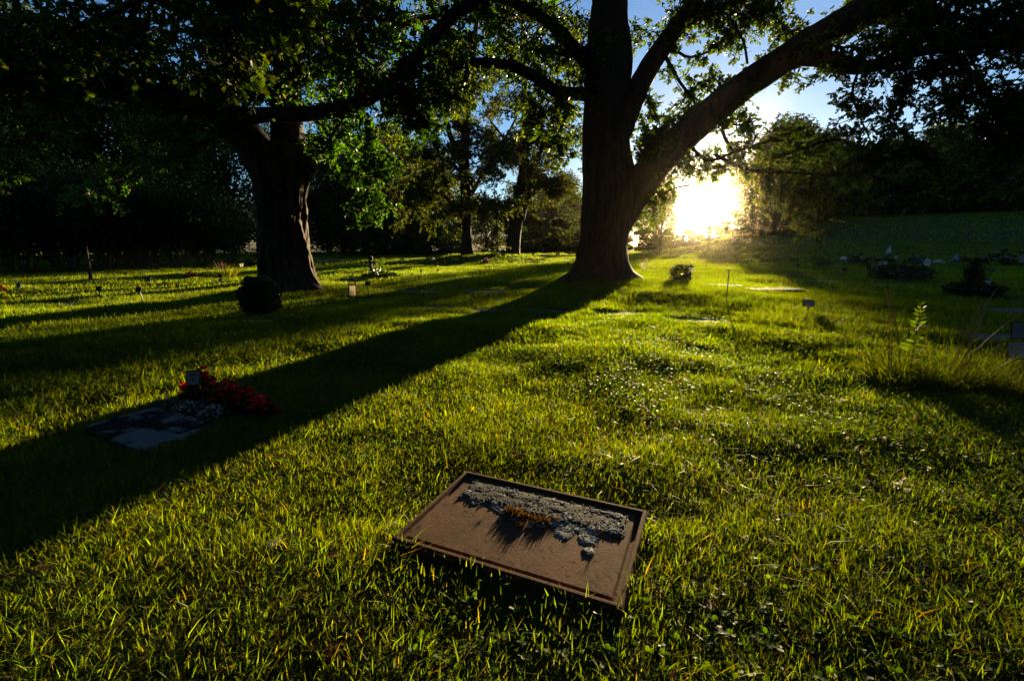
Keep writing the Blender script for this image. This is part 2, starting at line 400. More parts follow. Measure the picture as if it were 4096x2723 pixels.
def leaflets():
    """clover and dandelion leaves in the turf"""
    P, A, S, C = [], [], [], []
    x, y = scatter(.9, 7.5, 900)
    k = vnoise(x * 1.3, y * 1.3, 21) * .7 + vnoise(x * 5, y * 5, 22) * .3
    m = (rng.random(len(x)) < np.clip((k - .40) * 3, .03, 1)) & ~in_holes(x, y, .01)
    x, y = x[m], y[m]; z = hgt(x, y) + rng.uniform(.02, .050, len(x))
    hexa = np.array([(0, 0, 0), (.38, .25, .06), (.46, .7, .05), (.2, 1, 0), (-.2, 1, 0), (-.46, .7, .05), (-.38, .25, .06)], float)
    V = []; col = []
    n = len(x); s = rng.uniform(.009, .016, n); a0 = rng.uniform(0, 6.3, n); base = tints(n, (.036, .078, .012), .25)
    tilt = rng.normal(size=(n, 3)) * .25
    for j in range(3):
        a = a0 + j * 2.094
        ax = np.column_stack([np.cos(a), np.sin(a), rng.uniform(-.1, .5, n)])
        zz = np.tile([0, 0, 1.0], (n, 1)) + tilt; axn = ax / np.linalg.norm(ax, axis=1, keepdims=True)
        zz -= (zz * axn).sum(1, keepdims=True) * axn; zz /= np.linalg.norm(zz, axis=1, keepdims=True)
        Rm = np.stack([np.cross(axn, zz), axn, zz], 2)
        V.append(inst(hexa, np.column_stack([x, y, z]), Rm, s)); col.append(np.repeat(base, 7, axis=0))
    Fc = [(0, 1, 2), (0, 2, 3), (0, 3, 4), (0, 4, 5), (0, 5, 6)]
    Vt = np.vstack(V); Ft = inst_faces(Fc, 7, 3 * n)
    # broad dandelion / plantain leaves
    x, y = scatter(1.0, 9, 6); m = ~in_holes(x, y, .02); x, y = x[m], y[m]; x = np.repeat(x, 4); y = np.repeat(y, 4); n = len(x)
    a = rng.uniform(0, 6.3, n); ax = np.column_stack([np.cos(a), np.sin(a), rng.uniform(.1, .9, n)])
    T = np.array([(0, 0, 0), (.12, .3, .02), (.17, .65, 0), (0, 1, -.15), (-.17, .65, 0), (-.12, .3, .02)], float)
    V2 = inst(T, np.column_stack([x, y, hgt(x, y)]), frames(ax, upbias=2), rng.uniform(.03, .075, n))
    F2 = inst_faces([(0, 1, 2), (0, 2, 3), (0, 3, 4), (0, 4, 5)], 6, n) + len(Vt)
    c2 = np.repeat(tints(n, (.034, .068, .012), .3), 6, axis=0)
    return np.vstack([Vt, V2]), np.vstack([Ft, F2]), np.vstack(col + [c2])
def edge_xy():                          # longer blades left by the mower along the edges of the two near stones
    X, Y = [], []
    for (cx, cy), w, d, a, n in ((STONE_C, STONE_W, STONE_D, STONE_A, 700), (ST2_C, ST2_W, ST2_D, ST2_A, 500)):
        for _ in range(n):
            t = random.random(); g = random.uniform(.0, .03) ; sd_ = random.choice((0, 0, 0, 1, 2))
            u, v = ((t - .5) * w, -d / 2 - g) if sd_ == 0 else ((w / 2 + g, (t - .5) * d) if sd_ == 1 else (-w / 2 - g, (t - .5) * d))
            if vnoise(np.array([u * 9.0]), np.array([v * 9.0]), 31)[0] < .42: continue
            X.append(cx + u * math.cos(a) - v * math.sin(a)); Y.append(cy + u * math.sin(a) + v * math.cos(a))
    return np.array(X), np.array(Y)
def lawn():
    parts = [blades(.85, 2.6, 3200, .0032, .07, 1, dead=True), blades(2.6, 6, 900, .005, .08, 1, dead=True), blades(.85, 2.6, 3800, .0020, .064, 2), blades(0, 0, 0, .0036, .088, 2, False, False, edge_xy()), blades(.85, 2.3, 17500, .0029, .045, 2), blades(2.3, 4.2, 10500, .0039, .055, 1), blades(4.2, 7.5, 4600, .0066, .072, 1),
             blades(7.5, 13, 1700, .010, .085, 0), blades(13, 24, 520, .019, .10, 0), blades(24, 46, 110, .042, .12, 0), blades(46, 90, 16, .10, .16, 0), leaflets()]
    o = 0; Vs, Fs, Cs = [], [], []
    for V, Fq, C in parts: Vs.append(V); Fs.append(Fq + o); Cs.append(C); o += len(V)
    tag(np_mesh('grass', np.vstack(Vs), np.vstack(Fs), M['grass'], col=np.vstack(Cs)), 'uncut lawn grass with clover, lit from behind by the low sun', 'grass', kind='stuff')
lawn()

# ------------------------------------------------------------------ trees
def wander(p, d, length, n, jit, drop=0.0, lift=0.0):
    p = Vector(p); d = Vector(d).normalized(); out = [p.copy()]
    for i in range(n):
        d = (d + Vector((random.gauss(0, jit), random.gauss(0, jit), random.gauss(0, jit) - drop + lift))).normalized()
        p = p + d * (length / n); out.append(p.copy())
    return out
def smooth_path(pts, k=4):              # Catmull-Rom
    P = [Vector(p) for p in pts]; P = [P[0] * 2 - P[1]] + P + [P[-1] * 2 - P[-2]]; out = []
    for i in range(1, len(P) - 2):
        for j in range(k):
            t = j / k; a, b, c, d = P[i - 1], P[i], P[i + 1], P[i + 2]
            out.append(.5 * ((2 * b) + (c - a) * t + (2 * a - 5 * b + 4 * c - d) * t * t + (3 * b - 3 * c + d - a) * t ** 3))
    out.append(P[-2].copy()); return out
class Tree:
    def __init__(s): s.mb = MB(); s.P = []; s.A = []; s.S = []; s.dense = 1.0
    def limb(s, pts, r0, r1, n=9, k=4, ridge=.05):
        q = smooth_path(pts, k); m = len(q)
        s.mb.tube(q, [r0 + (r1 - r0) * (i / (m - 1)) for i in range(m)], n, True, ridge); return q
    def leaf(s, p, d, size): s.P.append(tuple(p)); s.A.append(tuple(d)); s.S.append(size)
    def twig(s, p, d, length, leaves, size, r=.006, drop=.05, tuft=3):
        q = wander(p, d, length, 4, .22, drop)
        s.mb.tube(q, [r, r * .8, r * .6, r * .45, r * .3], 3, False)
        for i in range(leaves):
            t = random.random() ** .6 * 3.999; j = int(t); c = q[j].lerp(q[j + 1], t - j)
            ax = (q[j + 1] - q[j]).normalized() * .5 + Vector((random.gauss(0, .6), random.gauss(0, .6), random.gauss(-.15, .5)))
            s.leaf(c, ax, size * random.uniform(.6, 1.15))
        return q
    def spray(s, path, spread, shoots, twigs, leaves, size, lo=.15, drop=.06, up=0.0):
        """leafy side shoots along a limb"""
        m = len(path) - 1
        for _ in range(int(shoots * s.dense)):
            t = (lo + (1 - lo) * random.random()) * m * .9999; j = int(t)
            p = path[j].lerp(path[j + 1], t - j); ax = (path[j + 1] - path[j]).normalized()
            d = (Vector((random.gauss(0, 1), random.gauss(0, 1), random.gauss(up, .8))) + ax * .5).normalized()
            ln = spread * random.uniform(.45, 1.15)
            q = wander(p, d, ln, 4, .25, drop * .6)
            r = .010 * ln + .004
            s.mb.tube(q, [r * 1.6, r * 1.3, r, r * .8, r * .6], 4, False)
            for k in range(twigs):
                u = random.uniform(.25, 1) * 3.999; i = int(u); c = q[i].lerp(q[i + 1], u - i)
                dd = ((q[i + 1] - q[i]).normalized() * .6 + Vector((random.gauss(0, .7), random.gauss(0, .7), random.gauss(0, .6)))).normalized()
                s.twig(c, dd, ln * random.uniform(.3, .6), leaves, size, r * .6, drop)
    def finish(s, root, bark, leafm, T, Fc, col, trunk_name='trunk', crown_name='crown', upbias=.8):
        a = s.mb.build(trunk_name, bark, root, smooth=True)
        b = build_leaves(crown_name, T, Fc, np.array(s.P), np.array(s.A), np.array(s.S), col(len(s.P)), leafm, root, upbias)
        for o in (a, b): o.location = [-c for c in root.location]
def bark_trunk(mb, prof, n=72, ridge=.03, freq=13, twist=.6, roots=0, base_z=0.0, rise=.6, seed=3, k=10):
    """heavy trunk: prof = (centre xyz, radius) from the ground up, ridged bark and root flares as geometry"""
    c = smooth_path([p for p, r in prof], k); rr = [r for p, r in prof]; m = len(c); o = len(mb.v)
    for i, p in enumerate(c):
        u = i / (m - 1) * (len(rr) - 1); j = min(int(u), len(rr) - 2); r = rr[j] + (rr[j + 1] - rr[j]) * (u - j)
        a = np.arange(n) * 2 * np.pi / n
        g = np.zeros(n)
        for f_, w_ in ((freq, 1.0), (freq * 2 + 1, .6), (5, .9)):
            ph = vnoise(np.array([p.z * 1.1 + seed]), np.array([f_ * 7.7]), 3)[0] * 5
            g += w_ * np.sin(a * f_ + twist * p.z * 1.5 + ph)
        g += 1.6 * (vnoise(np.cos(a) * freq * 1.6 + 20, np.sin(a) * freq * 1.6 + p.z * 6, seed + 1) - .5) + 2.6 * (vnoise(np.cos(a) * freq * .55 + 50, np.sin(a) * freq * .55 + p.z * 3.3, seed) - .5)
        rad = r + ridge * .42 * g
        if roots:
            e = max(0.0, 1 - (p.z - base_z) / rise) ** 2
            rad = rad + r * .38 * e * np.maximum(0, np.cos(a * roots + seed)) ** 1.5
        for q in range(n): mb.v.append((p.x + rad[q] * math.cos(a[q]), p.y + rad[q] * math.sin(a[q]), p.z))
    for i in range(m - 1):
        for q in range(n): a_, b_ = o + i * n + q, o + i * n + (q + 1) % n; mb.f.append((a_, b_, b_ + n, a_ + n))
    mb.f.append(tuple(o + (m - 1) * n + q for q in range(n)))
def lim(Y, *pts):                       # limb seen through these image points, depth given per point or once
    return [at(p[0], p[1], p[2] if len(p) > 2 else Y) for p in pts]

# --- the big oak
def oak():
    t = Tree(); t.dense = 1.9; Y = OAK[1]
    prof = []
    gz = float(hgt(*OAK)) - .25
    for (py, xl, xr) in ((1165, 2150, 2690), (1120, 2235, 2585), (1085, 2280, 2532), (1040, 2305, 2508), (960, 2322, 2505), (860, 2329, 2522), (760, 2332, 2545), (650, 2332, 2525), (500, 2337, 2500), (380, 2338, 2512), (240, 2346, 2520), (120, 2360, 2512), (0, 2374, 2505), (-250, 2392, 2500), (-700, 2420, 2500)):
        c = at((xl + xr) / 2, py, Y); a = at(xl, py, Y); b = at(xr, py, Y)
        prof.append((Vector((c[0], Y, c[2])), abs(b[0] - a[0]) / 2))
    prof.insert(0, (Vector((prof[0][0].x, Y, gz)), prof[0][1] * 1.25))
    bark_trunk(t.mb, prof, 96, .042, 17, .25, 5, prof[1][0].z, .5, 3, 9)
    limbs = []
    def big(pts, r0, r1, n=14, k=5): limbs.append(t.limb(pts, r0, r1, n, k, .05)); return limbs[-1]
    # great limb rising to the right over the sun, forking twice
    A = big(lim(Y + .05, (2425, 960), (2500, 820), (2575, 715), (2665, 610), (2850, 445, Y - .3), (3000, 330, Y - .5), (3200, 195, Y - .8), (3390, 75, Y - 1), (3560, -40, Y - 1.2), (3800, -240, Y - 1.4), (4050, -450, Y - 1.5)), .46, .17, 20)
    A2 = big(lim(Y, (3380, 120, Y - 1), (3520, 40, Y - 1.3), (3650, -10, Y - 1.6), (3850, -70, Y - 2), (4200, -130, Y - 2.6)), .22, .08)
    A3 = big(lim(Y, (3180, 225, Y - .8), (3320, 240, Y - 1.2), (3400, 268, Y - 1.5), (3500, 262, Y - 1.8), (3640, 215, Y - 2.1), (3900, 180, Y - 2.6), (4200, 200, Y - 3)), .19, .05)
    A4 = big(lim(Y, (3480, 70, Y - 1.1), (3580, 85, Y - 1.5), (3700, 130, Y - 1.9), (3850, 260, Y - 2.2), (3980, 420, Y - 2.4), (4060, 560, Y - 2.5)), .12, .03, 8)
    # second stem
    B = big(lim(Y, (2470, 560), (2520, 430), (2580, 300), (2670, 160), (2760, 30), (2850, -160), (2950, -420)), .30, .13, 16)
    B2 = big(lim(Y, (2690, 130), (2760, 78), (2860, 40), (2990, -5), (3200, -90)), .16, .06)
    # left limbs
    C1 = big(lim(Y, (2400, 290), (2335, 235), (2240, 130, Y - .4), (2150, 60, Y - .8), (2050, 10, Y - 1.2), (1880, -60, Y - 1.6)), .17, .07)
    C2 = big(lim(Y, (2400, 380), (2330, 378), (2230, 368, Y - .3), (2150, 312, Y - .6), (2060, 272, Y - .9), (1950, 250, Y - 1.2), (1850, 262, Y - 1.5), (1750, 325, Y - 1.8), (1650, 400, Y - 2), (1545, 470, Y - 2.2)), .17, .03)
    C3 = big(lim(Y, (1880, 262, Y - 1.4), (1860, 330, Y - 1.6), (1830, 390, Y - 1.8), (1750, 415, Y - 2), (1640, 425, Y - 2.2), (1540, 455, Y - 2.4)), .07, .025, 8)
    C4 = big(lim(Y, (2390, 180), (2300, 215, Y - .2), (2200, 205, Y + .4), (2080, 190, Y + .8), (1950, 110, Y + 1.1)), .11, .03, 8)
    # overhead limbs towards the camera, seen at the top left
    D = big(lim(Y, (2420, -120), (2200, -330, 9.5), (1800, -430, 8), (1300, -330, 6.8), (900, -160, 6), (620, -30, 5.6)), .19, .04, 9)
    D2 = big(lim(Y, (1500, -370, 7.2), (1300, -150, 6.3), (1180, 20, 5.8), (1090, 180, 5.5)), .05, .012, 6)
    D3 = big(lim(Y, (1050, -210, 6.2), (960, 20, 5.6), (945, 170, 5.4), (900, 280, 5.3)), .035, .008, 6)
    D4 = big(lim(Y, (700, -60, 5.7), (420, 60, 5.3), (200, 150, 5.1), (-50, 200, 5)), .035, .01, 6)
    # sub-limbs that carry the leaf masses: points, radius, spread, shoots
    sub = [
     # masses hanging right of and above the sun
     (lim(Y, (2930, 390, Y - .4), (2890, 520), (2960, 640, Y + .3), (3080, 760, Y + .6), (3180, 850, Y + .8), (3270, 935, Y + .9)), .05, .55, 26),
     (lim(Y, (2740, 560, Y - .2), (2830, 640, Y - .6), (2960, 600, Y - .9), (3090, 560, Y - 1.2), (3190, 520, Y - 1.3)), .05, .60, 30),
     (lim(Y, (2860, 620, Y - .7), (3000, 680, Y - 1), (3150, 690, Y - 1.2), (3320, 700, Y - 1.3), (3480, 680, Y - 1.4)), .04, .55, 34),
     (lim(Y, (3080, 640, Y - 1), (3200, 600, Y - 1.2), (3330, 560, Y - 1.4), (3420, 580, Y - 1.6), (3560, 640, Y - 1.8)), .04, .50, 30),
     (lim(Y, (2640, 640), (2560, 600, Y - .7), (2600, 560, Y - .9), (2720, 520, Y - .9)), .04, .45, 24),
     (lim(Y, (2680, 620, Y + .3), (2600, 690, Y + .9), (2570, 780, Y + 1.1), (2620, 850, Y + 1.2)), .03, .46, 26),
     (lim(Y, (2700, 640, Y + 1.5), (2640, 740, Y + 1.8), (2560, 850, Y + 2), (2540, 900, Y + 2)), .03, .45, 18),
     (lim(Y, (2760, 740, Y + 1), (2680, 760, Y + 1.2), (2600, 820, Y + 1.3)), .03, .40, 14),
      (lim(Y, (2760, 560, Y + .4), (2720, 640, Y + .8), (2800, 680, Y + 1.0), (2900, 660, Y + 1.1)), .03, .45, 24),
     (lim(Y, (3100, 780, Y + .5), (3220, 790, Y + .3), (3340, 800, Y + .2), (3460, 770, Y)), .03, .45, 30),
     (lim(Y, (3060, 700, Y - .6), (3180, 760, Y - .8), (3300, 770, Y - 1)), .03, .45, 26),
     (lim(Y, (3460, 690, Y - 1.3), (3580, 740, Y - 1.4), (3700, 720, Y - 1.5)), .03, .45, 26),
     (lim(Y, (2860, 480, Y - .5), (2950, 500, Y - .9), (3020, 470, Y - 1.2)), .03, .35, 12),
     (lim(Y, (2950, 10), (3060, 60, Y - .1), (3150, 120, Y - .2), (3190, 150, Y - .3)), .03, .45, 22),
     (lim(Y, (2860, 40), (2900, 120, Y + .2), (2960, 180, Y + .3)), .03, .40, 16),
     (lim(Y, (2900, 380, Y - .4), (2860, 320, Y - .2), (2790, 330, Y)), .03, .36, 14),
     (lim(Y, (3850, 60, Y - 2), (3950, 110, Y - 2.3), (4060, 40, Y - 2.5)), .03, .6, 40),
     (lim(Y, (3640, 0, Y - 1.6), (3560, -10, Y - 1.2), (3450, 10, Y - .8)), .03, .5, 30),
     (lim(Y, (4000, 300, Y - 2.8), (4080, 420, Y - 2.9), (4120, 560, Y - 3)), .03, .6, 40),
     (lim(Y, (2560, 330, Y + .2), (2600, 420, Y + .5), (2640, 500, Y + .6), (2600, 560, Y + .6)), .03, .45, 20),
     (lim(Y, (3000, 330, Y - .5), (3060, 260, Y - .2), (3160, 290, Y + .1), (3260, 330, Y + .3)), .03, .40, 16),
     (lim(Y, (2300, 378, Y), (2260, 470, Y + .3), (2230, 560, Y + .5), (2250, 640, Y + .5)), .03, .5, 34),
     (lim(Y, (2200, 345, Y - .4), (2140, 440, Y), (2100, 520, Y + .2)), .03, .5, 28),
    # foliage between second stem and great limb
     (lim(Y, (2640, 190), (2720, 330, Y + .3), (2780, 420, Y + .4), (2700, 480, Y + .5)), .05, .42, 22),
     (lim(Y, (2680, 180), (2760, 230, Y + .2), (2880, 180, Y + .3), (2900, 120, Y + .3)), .04, .40, 14),
     (lim(Y, (2900, 30), (3000, 70), (3050, 20), (3130, -20)), .03, .40, 18),
     (lim(Y, (3160, 205, Y - .8), (3130, 110, Y - .6), (3080, 30, Y - .5), (3010, -40, Y - .4)), .03, .42, 16),
     # hanging curtain in the middle right
     (lim(Y, (3440, 268, Y - 1.6), (3410, 370, Y - 1.7), (3440, 470, Y - 1.7), (3480, 560, Y - 1.6), (3500, 660, Y - 1.5)), .03, .42, 26),
     (lim(Y, (3600, 230, Y - 2), (3630, 330, Y - 2.1), (3600, 430, Y - 2.1), (3560, 540, Y - 2)), .03, .36, 22),
     (lim(Y, (3560, 620, Y - 1.8), (3650, 590, Y - 2), (3740, 640, Y - 2.1), (3830, 680, Y - 2.2)), .03, .42, 26),
     (lim(Y, (3700, 180, Y - 2.2), (3760, 300, Y - 2.4), (3800, 400, Y - 2.5), (3740, 470, Y - 2.6)), .03, .55, 32),
     (lim(Y, (3860, 190, Y - 2.5), (3930, 330, Y - 2.7), (3980, 470, Y - 2.8), (4000, 600, Y - 2.9), (3960, 690, Y - 2.9)), .03, .55, 46),
     (lim(Y, (3560, 120, Y - 1.5), (3680, 60, Y - 1.9), (3800, 100, Y - 2.2), (3950, 60, Y - 2.5)), .03, .50, 36),
     (lim(Y, (3300, 250, Y - 1.2), (3250, 180, Y - 1.4), (3380, 190, Y - 1.7), (3500, 190, Y - 2), (3640, 150, Y - 2.2)), .03, .45, 34),
     (lim(Y, (3950, 180, Y - 2.6), (4080, 130, Y - 2.8), (4250, 260, Y - 3), (4330, 500, Y - 3)), .03, .6, 40),
    ]
    for pts, r, sp, n in sub:
        q = t.limb(pts, r, r * .3, 6, 4, .08); t.dense = 1.6; t.spray(q, sp, n, 4, 9, .105, .12)
    # foliage on the main limbs themselves
    t.dense = 1.25
    for q, sp, n, lo in ((A, .55, 50, .12), (A, .7, 50, .5), (A2, .8, 70, .2), (A3, .55, 50, .25), (A4, .65, 56, .2), (B, .7, 60, .4), (B2, .6, 64, .1), (C1, .8, 70, .15), (C2, .75, 95, .12), (C3, .65, 46, .2), (C4, .85, 80, .1)):
        t.spray(q, sp, n, 4, 9, .105, lo)
    t.spray(D, .9, 60, 4, 9, .105, .45); t.spray(D2, .55, 34, 4, 8, .10, .2); t.spray(D3, .5, 30, 4, 8, .10, .2); t.spray(D4, .55, 24, 4, 8, .10, .1)
    # short leafy stubs against the trunk
    for (px, py, Yy) in ((2530, 180, Y), (2560, 160, Y), (2545, 480, Y + .5), (2300, 330, Y - .4), (2200, 420, Y - .2), (2250, 430, Y), (2550, 600, Y - .6)):
        q = wander(at(px, py, Yy), (random.gauss(0, 1), -.5, .3), .4, 4, .3); t.spray(q, .35, 7, 3, 7, .105, 0)
    # bare dead branch hanging in the blue gap
    q = t.limb(lim(Y, (2990, 255, Y - .5), (2975, 170, Y - .4), (2940, 110, Y - .4), (2920, 60, Y - .3), (2935, 0, Y - .2)), .028, .02, 6)
    for _ in range(14):
        j = random.randrange(len(q) - 1); t.mb.tube(wander(q[j], (random.gauss(0, 1), random.gauss(0, .4), random.gauss(0, .6)), random.uniform(.12, .4), 4, .3), [.007, .006, .005, .004, .003], 3, False)
    # crown above the picture; later limbs added to darken the right lawn
    for i in range(44):
        a = random.uniform(0, 6.28) if i < 26 else random.uniform(-1.9, .9); rr = random.uniform(1.5, 8.5) if i < 26 else random.uniform(5, 11); z = random.uniform(8.6, 15)
        s0 = Vector((OAK[0] + .2, Y, random.uniform(7.9, max(8.0, min(z - 1, 11)))))
        e0 = Vector((OAK[0] + rr * math.cos(a), Y + rr * math.sin(a), z))
        if e0.z < 1 + (math.hypot(e0.x, e0.y)) * .66 and e0.y > 1: e0.z = 1 + math.hypot(e0.x, e0.y) * .66 + random.uniform(0, 2)
        md = s0.lerp(e0, .5) + Vector((0, 0, .8)); q = t.limb([s0, md, e0], .11, .03, 6, 4, .06); t.spray(q, 1.5, 16, 5, 6, .26, .35)
    root = thing('oak_tree', 'massive old oak with a great limb reaching right over the low sun', 'tree', (*OAK, hgt(*OAK)))
    t.finish(root, M['bark'], M['oak_leaf'], OAK_T, OAK_F, lambda n: tints(n, (.040, .070, .012), .28, (.07, .08, .012), .2))
    print('oak leaves', len(t.P))
oak()

# --- the old cherry on the left
def cherry():
    t = Tree(); t.dense = 1.25; Y = CHERRY[1]; prof = []
    for (py, xl, xr) in ((1165, 1030, 1290), (1130, 1046, 1262), (1090, 1048, 1246), (1040, 1046, 1236), (960, 1046, 1226), (880, 1046, 1216), (800, 1040, 1214), (720, 1022, 1225), (650, 1000, 1240), (590, 985, 1235)):
        c = at((xl + xr) / 2, py, Y); a = at(xl, py, Y); b = at(xr, py, Y)
        prof.append((Vector((c[0], Y, c[2])), abs(b[0] - a[0]) / 2))
    prof.insert(0, (Vector((prof[0][0].x, Y, float(hgt(*CHERRY)) - .25)), prof[0][1] * 1.2))
    bark_trunk(t.mb, prof, 110, .060, 12, .9, 6, prof[1][0].z, .5, 8, 9)
    t.limb(lim(Y, (1150, 680), (1150, 560), (1148, 440), (1150, 320), (1165, 200), (1185, 0), (1200, -300), (1210, -600)), .36, .16, 16, 5, .06)   # centre stem
    Lf = t.limb(lim(Y, (1080, 690), (1010, 580), (930, 480), (840, 430, Y - .3), (700, 398, Y - .6), (540, 372, Y - 1), (380, 348, Y - 1.4), (200, 335, Y - 1.8), (0, 325, Y - 2.2), (-260, 300, Y - 2.5)), .40, .06, 14, 5, .06)
    t.limb(lim(Y, (1205, 700), (1238, 640), (1262, 590), (1270, 545)), .23, .17, 14, 5, .1)                      # sawn burl
    t.limb(lim(Y, (1225, 640, Y - .1), (1248, 668, Y - .15), (1258, 690, Y - .1)), .12, .04, 10, 4, .1)
    Rt = t.limb(lim(Y, (960, 470, Y - .3), (1080, 458, Y - .5), (1250, 455, Y - .7), (1400, 425, Y - .9), (1520, 365, Y - 1), (1610, 300, Y - 1.1), (1680, 215, Y - 1.2), (1780, 95, Y - 1.3), (1900, 0, Y - 1.4), (2050, -110, Y - 1.5)), .15, .10, 12, 5, .08)
    Up = t.limb(lim(Y, (940, 480), (925, 400, Y - .2), (920, 330, Y - .3), (860, 200, Y - .5), (780, 40, Y - .7), (700, -150, Y - .8)), .14, .05, 8)
    Lw = t.limb(lim(Y, (930, 520, Y + .2), (840, 560, Y + .5), (740, 620, Y + .8), (600, 660, Y + 1.2), (460, 720, Y + 1.5), (300, 790, Y + 1.6)), .09, .015, 8)
    Rd = t.limb(lim(Y, (1440, 410, Y - .9), (1480, 560, Y - .5), (1500, 640, Y - .4), (1470, 760, Y - .4), (1440, 850, Y - .3)), .045, .012, 6)
    Rd2 = t.limb(lim(Y, (1250, 470, Y + .4), (1340, 560, Y + 1), (1400, 660, Y + 1.2), (1480, 760, Y + 1.2), (1530, 850, Y + 1.1)), .05, .012, 6)
    # leaf masses
    for q, sp, n, lo in ((Lf, .75, 80, .25), (Rt, .6, 88, .2), (Up, .8, 60, .15), (Lw, .6, 50, .1), (Rd, .45, 46, .15), (Rd2, .5, 50, .2)):
        t.spray(q, sp, n, 4, 10, .105, lo, .10)
    for pts, sp, n in (
        (lim(Y, (1150, 430, Y - .4), (1020, 330, Y - .9), (900, 300, Y - 1.4), (820, 330, Y - 1.8)), .6, 44),
        (lim(Y, (1150, 330, Y - .4), (1260, 230, Y - 1), (1370, 190, Y - 1.5), (1450, 230, Y - 1.8)), .6, 44),
        (lim(Y, (1160, 250, Y - .4), (1080, 130, Y - 1), (1000, 90, Y - 1.4), (920, 120, Y - 1.8)), .7, 50),
        (lim(Y, (1170, 150, Y - .4), (1280, 60, Y - 1), (1420, 40, Y - 1.6), (1540, 90, Y - 2)), .7, 50),
        (lim(Y, (700, 398, Y - .6), (620, 260, Y - 1), (560, 150, Y - 1.4), (470, 60, Y - 1.6)), .7, 56),
        (lim(Y, (540, 372, Y - 1), (420, 250, Y - 1.4), (330, 160, Y - 1.8), (180, 90, Y - 2)), .7, 56),
        (lim(Y, (300, 342, Y - 1.6), (200, 260, Y - 1.9), (60, 230, Y - 2.2), (-120, 180, Y - 2.4)), .7, 50),
        (lim(Y, (250, 340, Y - 1.7), (180, 450, Y - 1.4), (100, 560, Y - 1.2), (60, 680, Y - 1)), .6, 44),
        (lim(Y, (840, 430, Y - .3), (740, 500, Y), (640, 520, Y + .4), (520, 540, Y + .8)), .6, 40),
        (lim(Y, (1600, 310, Y - 1.1), (1650, 420, Y - .9), (1700, 500, Y - .7)), .6, 44), (lim(Y, (1460, 400, Y), (1500, 300, Y + .6), (1560, 160, Y + 1), (1600, 20, Y + 1.2)), .8, 60), (lim(Y, (1300, 450, Y + .4), (1330, 380, Y + 1), (1360, 280, Y + 1.4), (1350, 150, Y + 1.6)), .8, 60), (lim(Y, (1560, 340, Y - .4), (1720, 260, Y + .3), (1800, 180, Y + .8)), .7, 50),
        (lim(Y, (1400, 425, Y - .9), (1330, 540, Y - .8), (1290, 620, Y - .6)), .4, 22)):
        q = t.limb(pts, .05, .015, 6, 4, .08); t.spray(q, sp, n, 4, 10, .105, .1, .10)
    for i in range(20):                 # crown above the picture and behind
        a = random.uniform(0, 6.28); rr = random.uniform(1.2, 6.5); z = random.uniform(6.5, 11.5)
        s0 = Vector((CHERRY[0], Y, min(z - 1, 7.5) * random.uniform(.6, .9))); e0 = Vector((CHERRY[0] + rr * math.cos(a), Y + rr * math.sin(a), z))
        q = t.limb([s0, s0.lerp(e0, .5) + Vector((0, 0, .6)), e0], .09, .02, 6, 4, .06); t.spray(q, 1.3, 16, 5, 6, .22, .3)
    root = thing('cherry_tree', 'old forked cherry tree with red fruit and a sawn burl, behind the round clipped bush', 'tree', (*CHERRY, hgt(*CHERRY)))
    t.finish(root, M['bark2'], M['cherry_leaf'], ELL_T, ELL_F, lambda n: tints(n, (.040, .090, .012), .3, (.09, .07, .012), .04), upbias=.5)
    # drooping fruiting shoots: each pair of cherries on its stalks
    F_ = Tree(); n = 0
    for (px, py, Yy) in ((1145, 45, 7), (1010, 165, 7), (1080, 160, 7), (1075, 245, 7.2), (1340, 40, 6.5), (1280, 120, 7), (1260, 150, 7), (1430, 65, 6.3), (1470, 20, 6.3), (1455, 75, 6.5), (1490, 110, 6.6),
                         (1410, 305, 7.5), (1425, 340, 7.5), (1445, 360, 7.5), (1470, 385, 7.4), (1510, 405, 7.4), (1235, 480, 8.4), (1220, 545, 8.4), (1250, 475, 8.4), (1560, 280, 8), (1970, 240, 8.5), (1965, 270, 8.5), (1590, 760, 9.3), (1520, 800, 9.3)):
        p = at(px, py, Yy); mb = MB()
        for k in (-1, 1):
            e = Vector(p) + Vector((k * .012, random.uniform(-.01, .01), -random.uniform(0, .012)))
            mb.tube([Vector(p) + Vector((0, 0, .05)), e + Vector((0, 0, .012))], [.0015, .0015], 3, False); mb.ball(e, .011, 8, 6)
        o = mb.build('cherry_pair', M['red'], root, smooth=True); o.location = [-c for c in root.location]
    print('cherry leaves', len(t.P))
cherry()

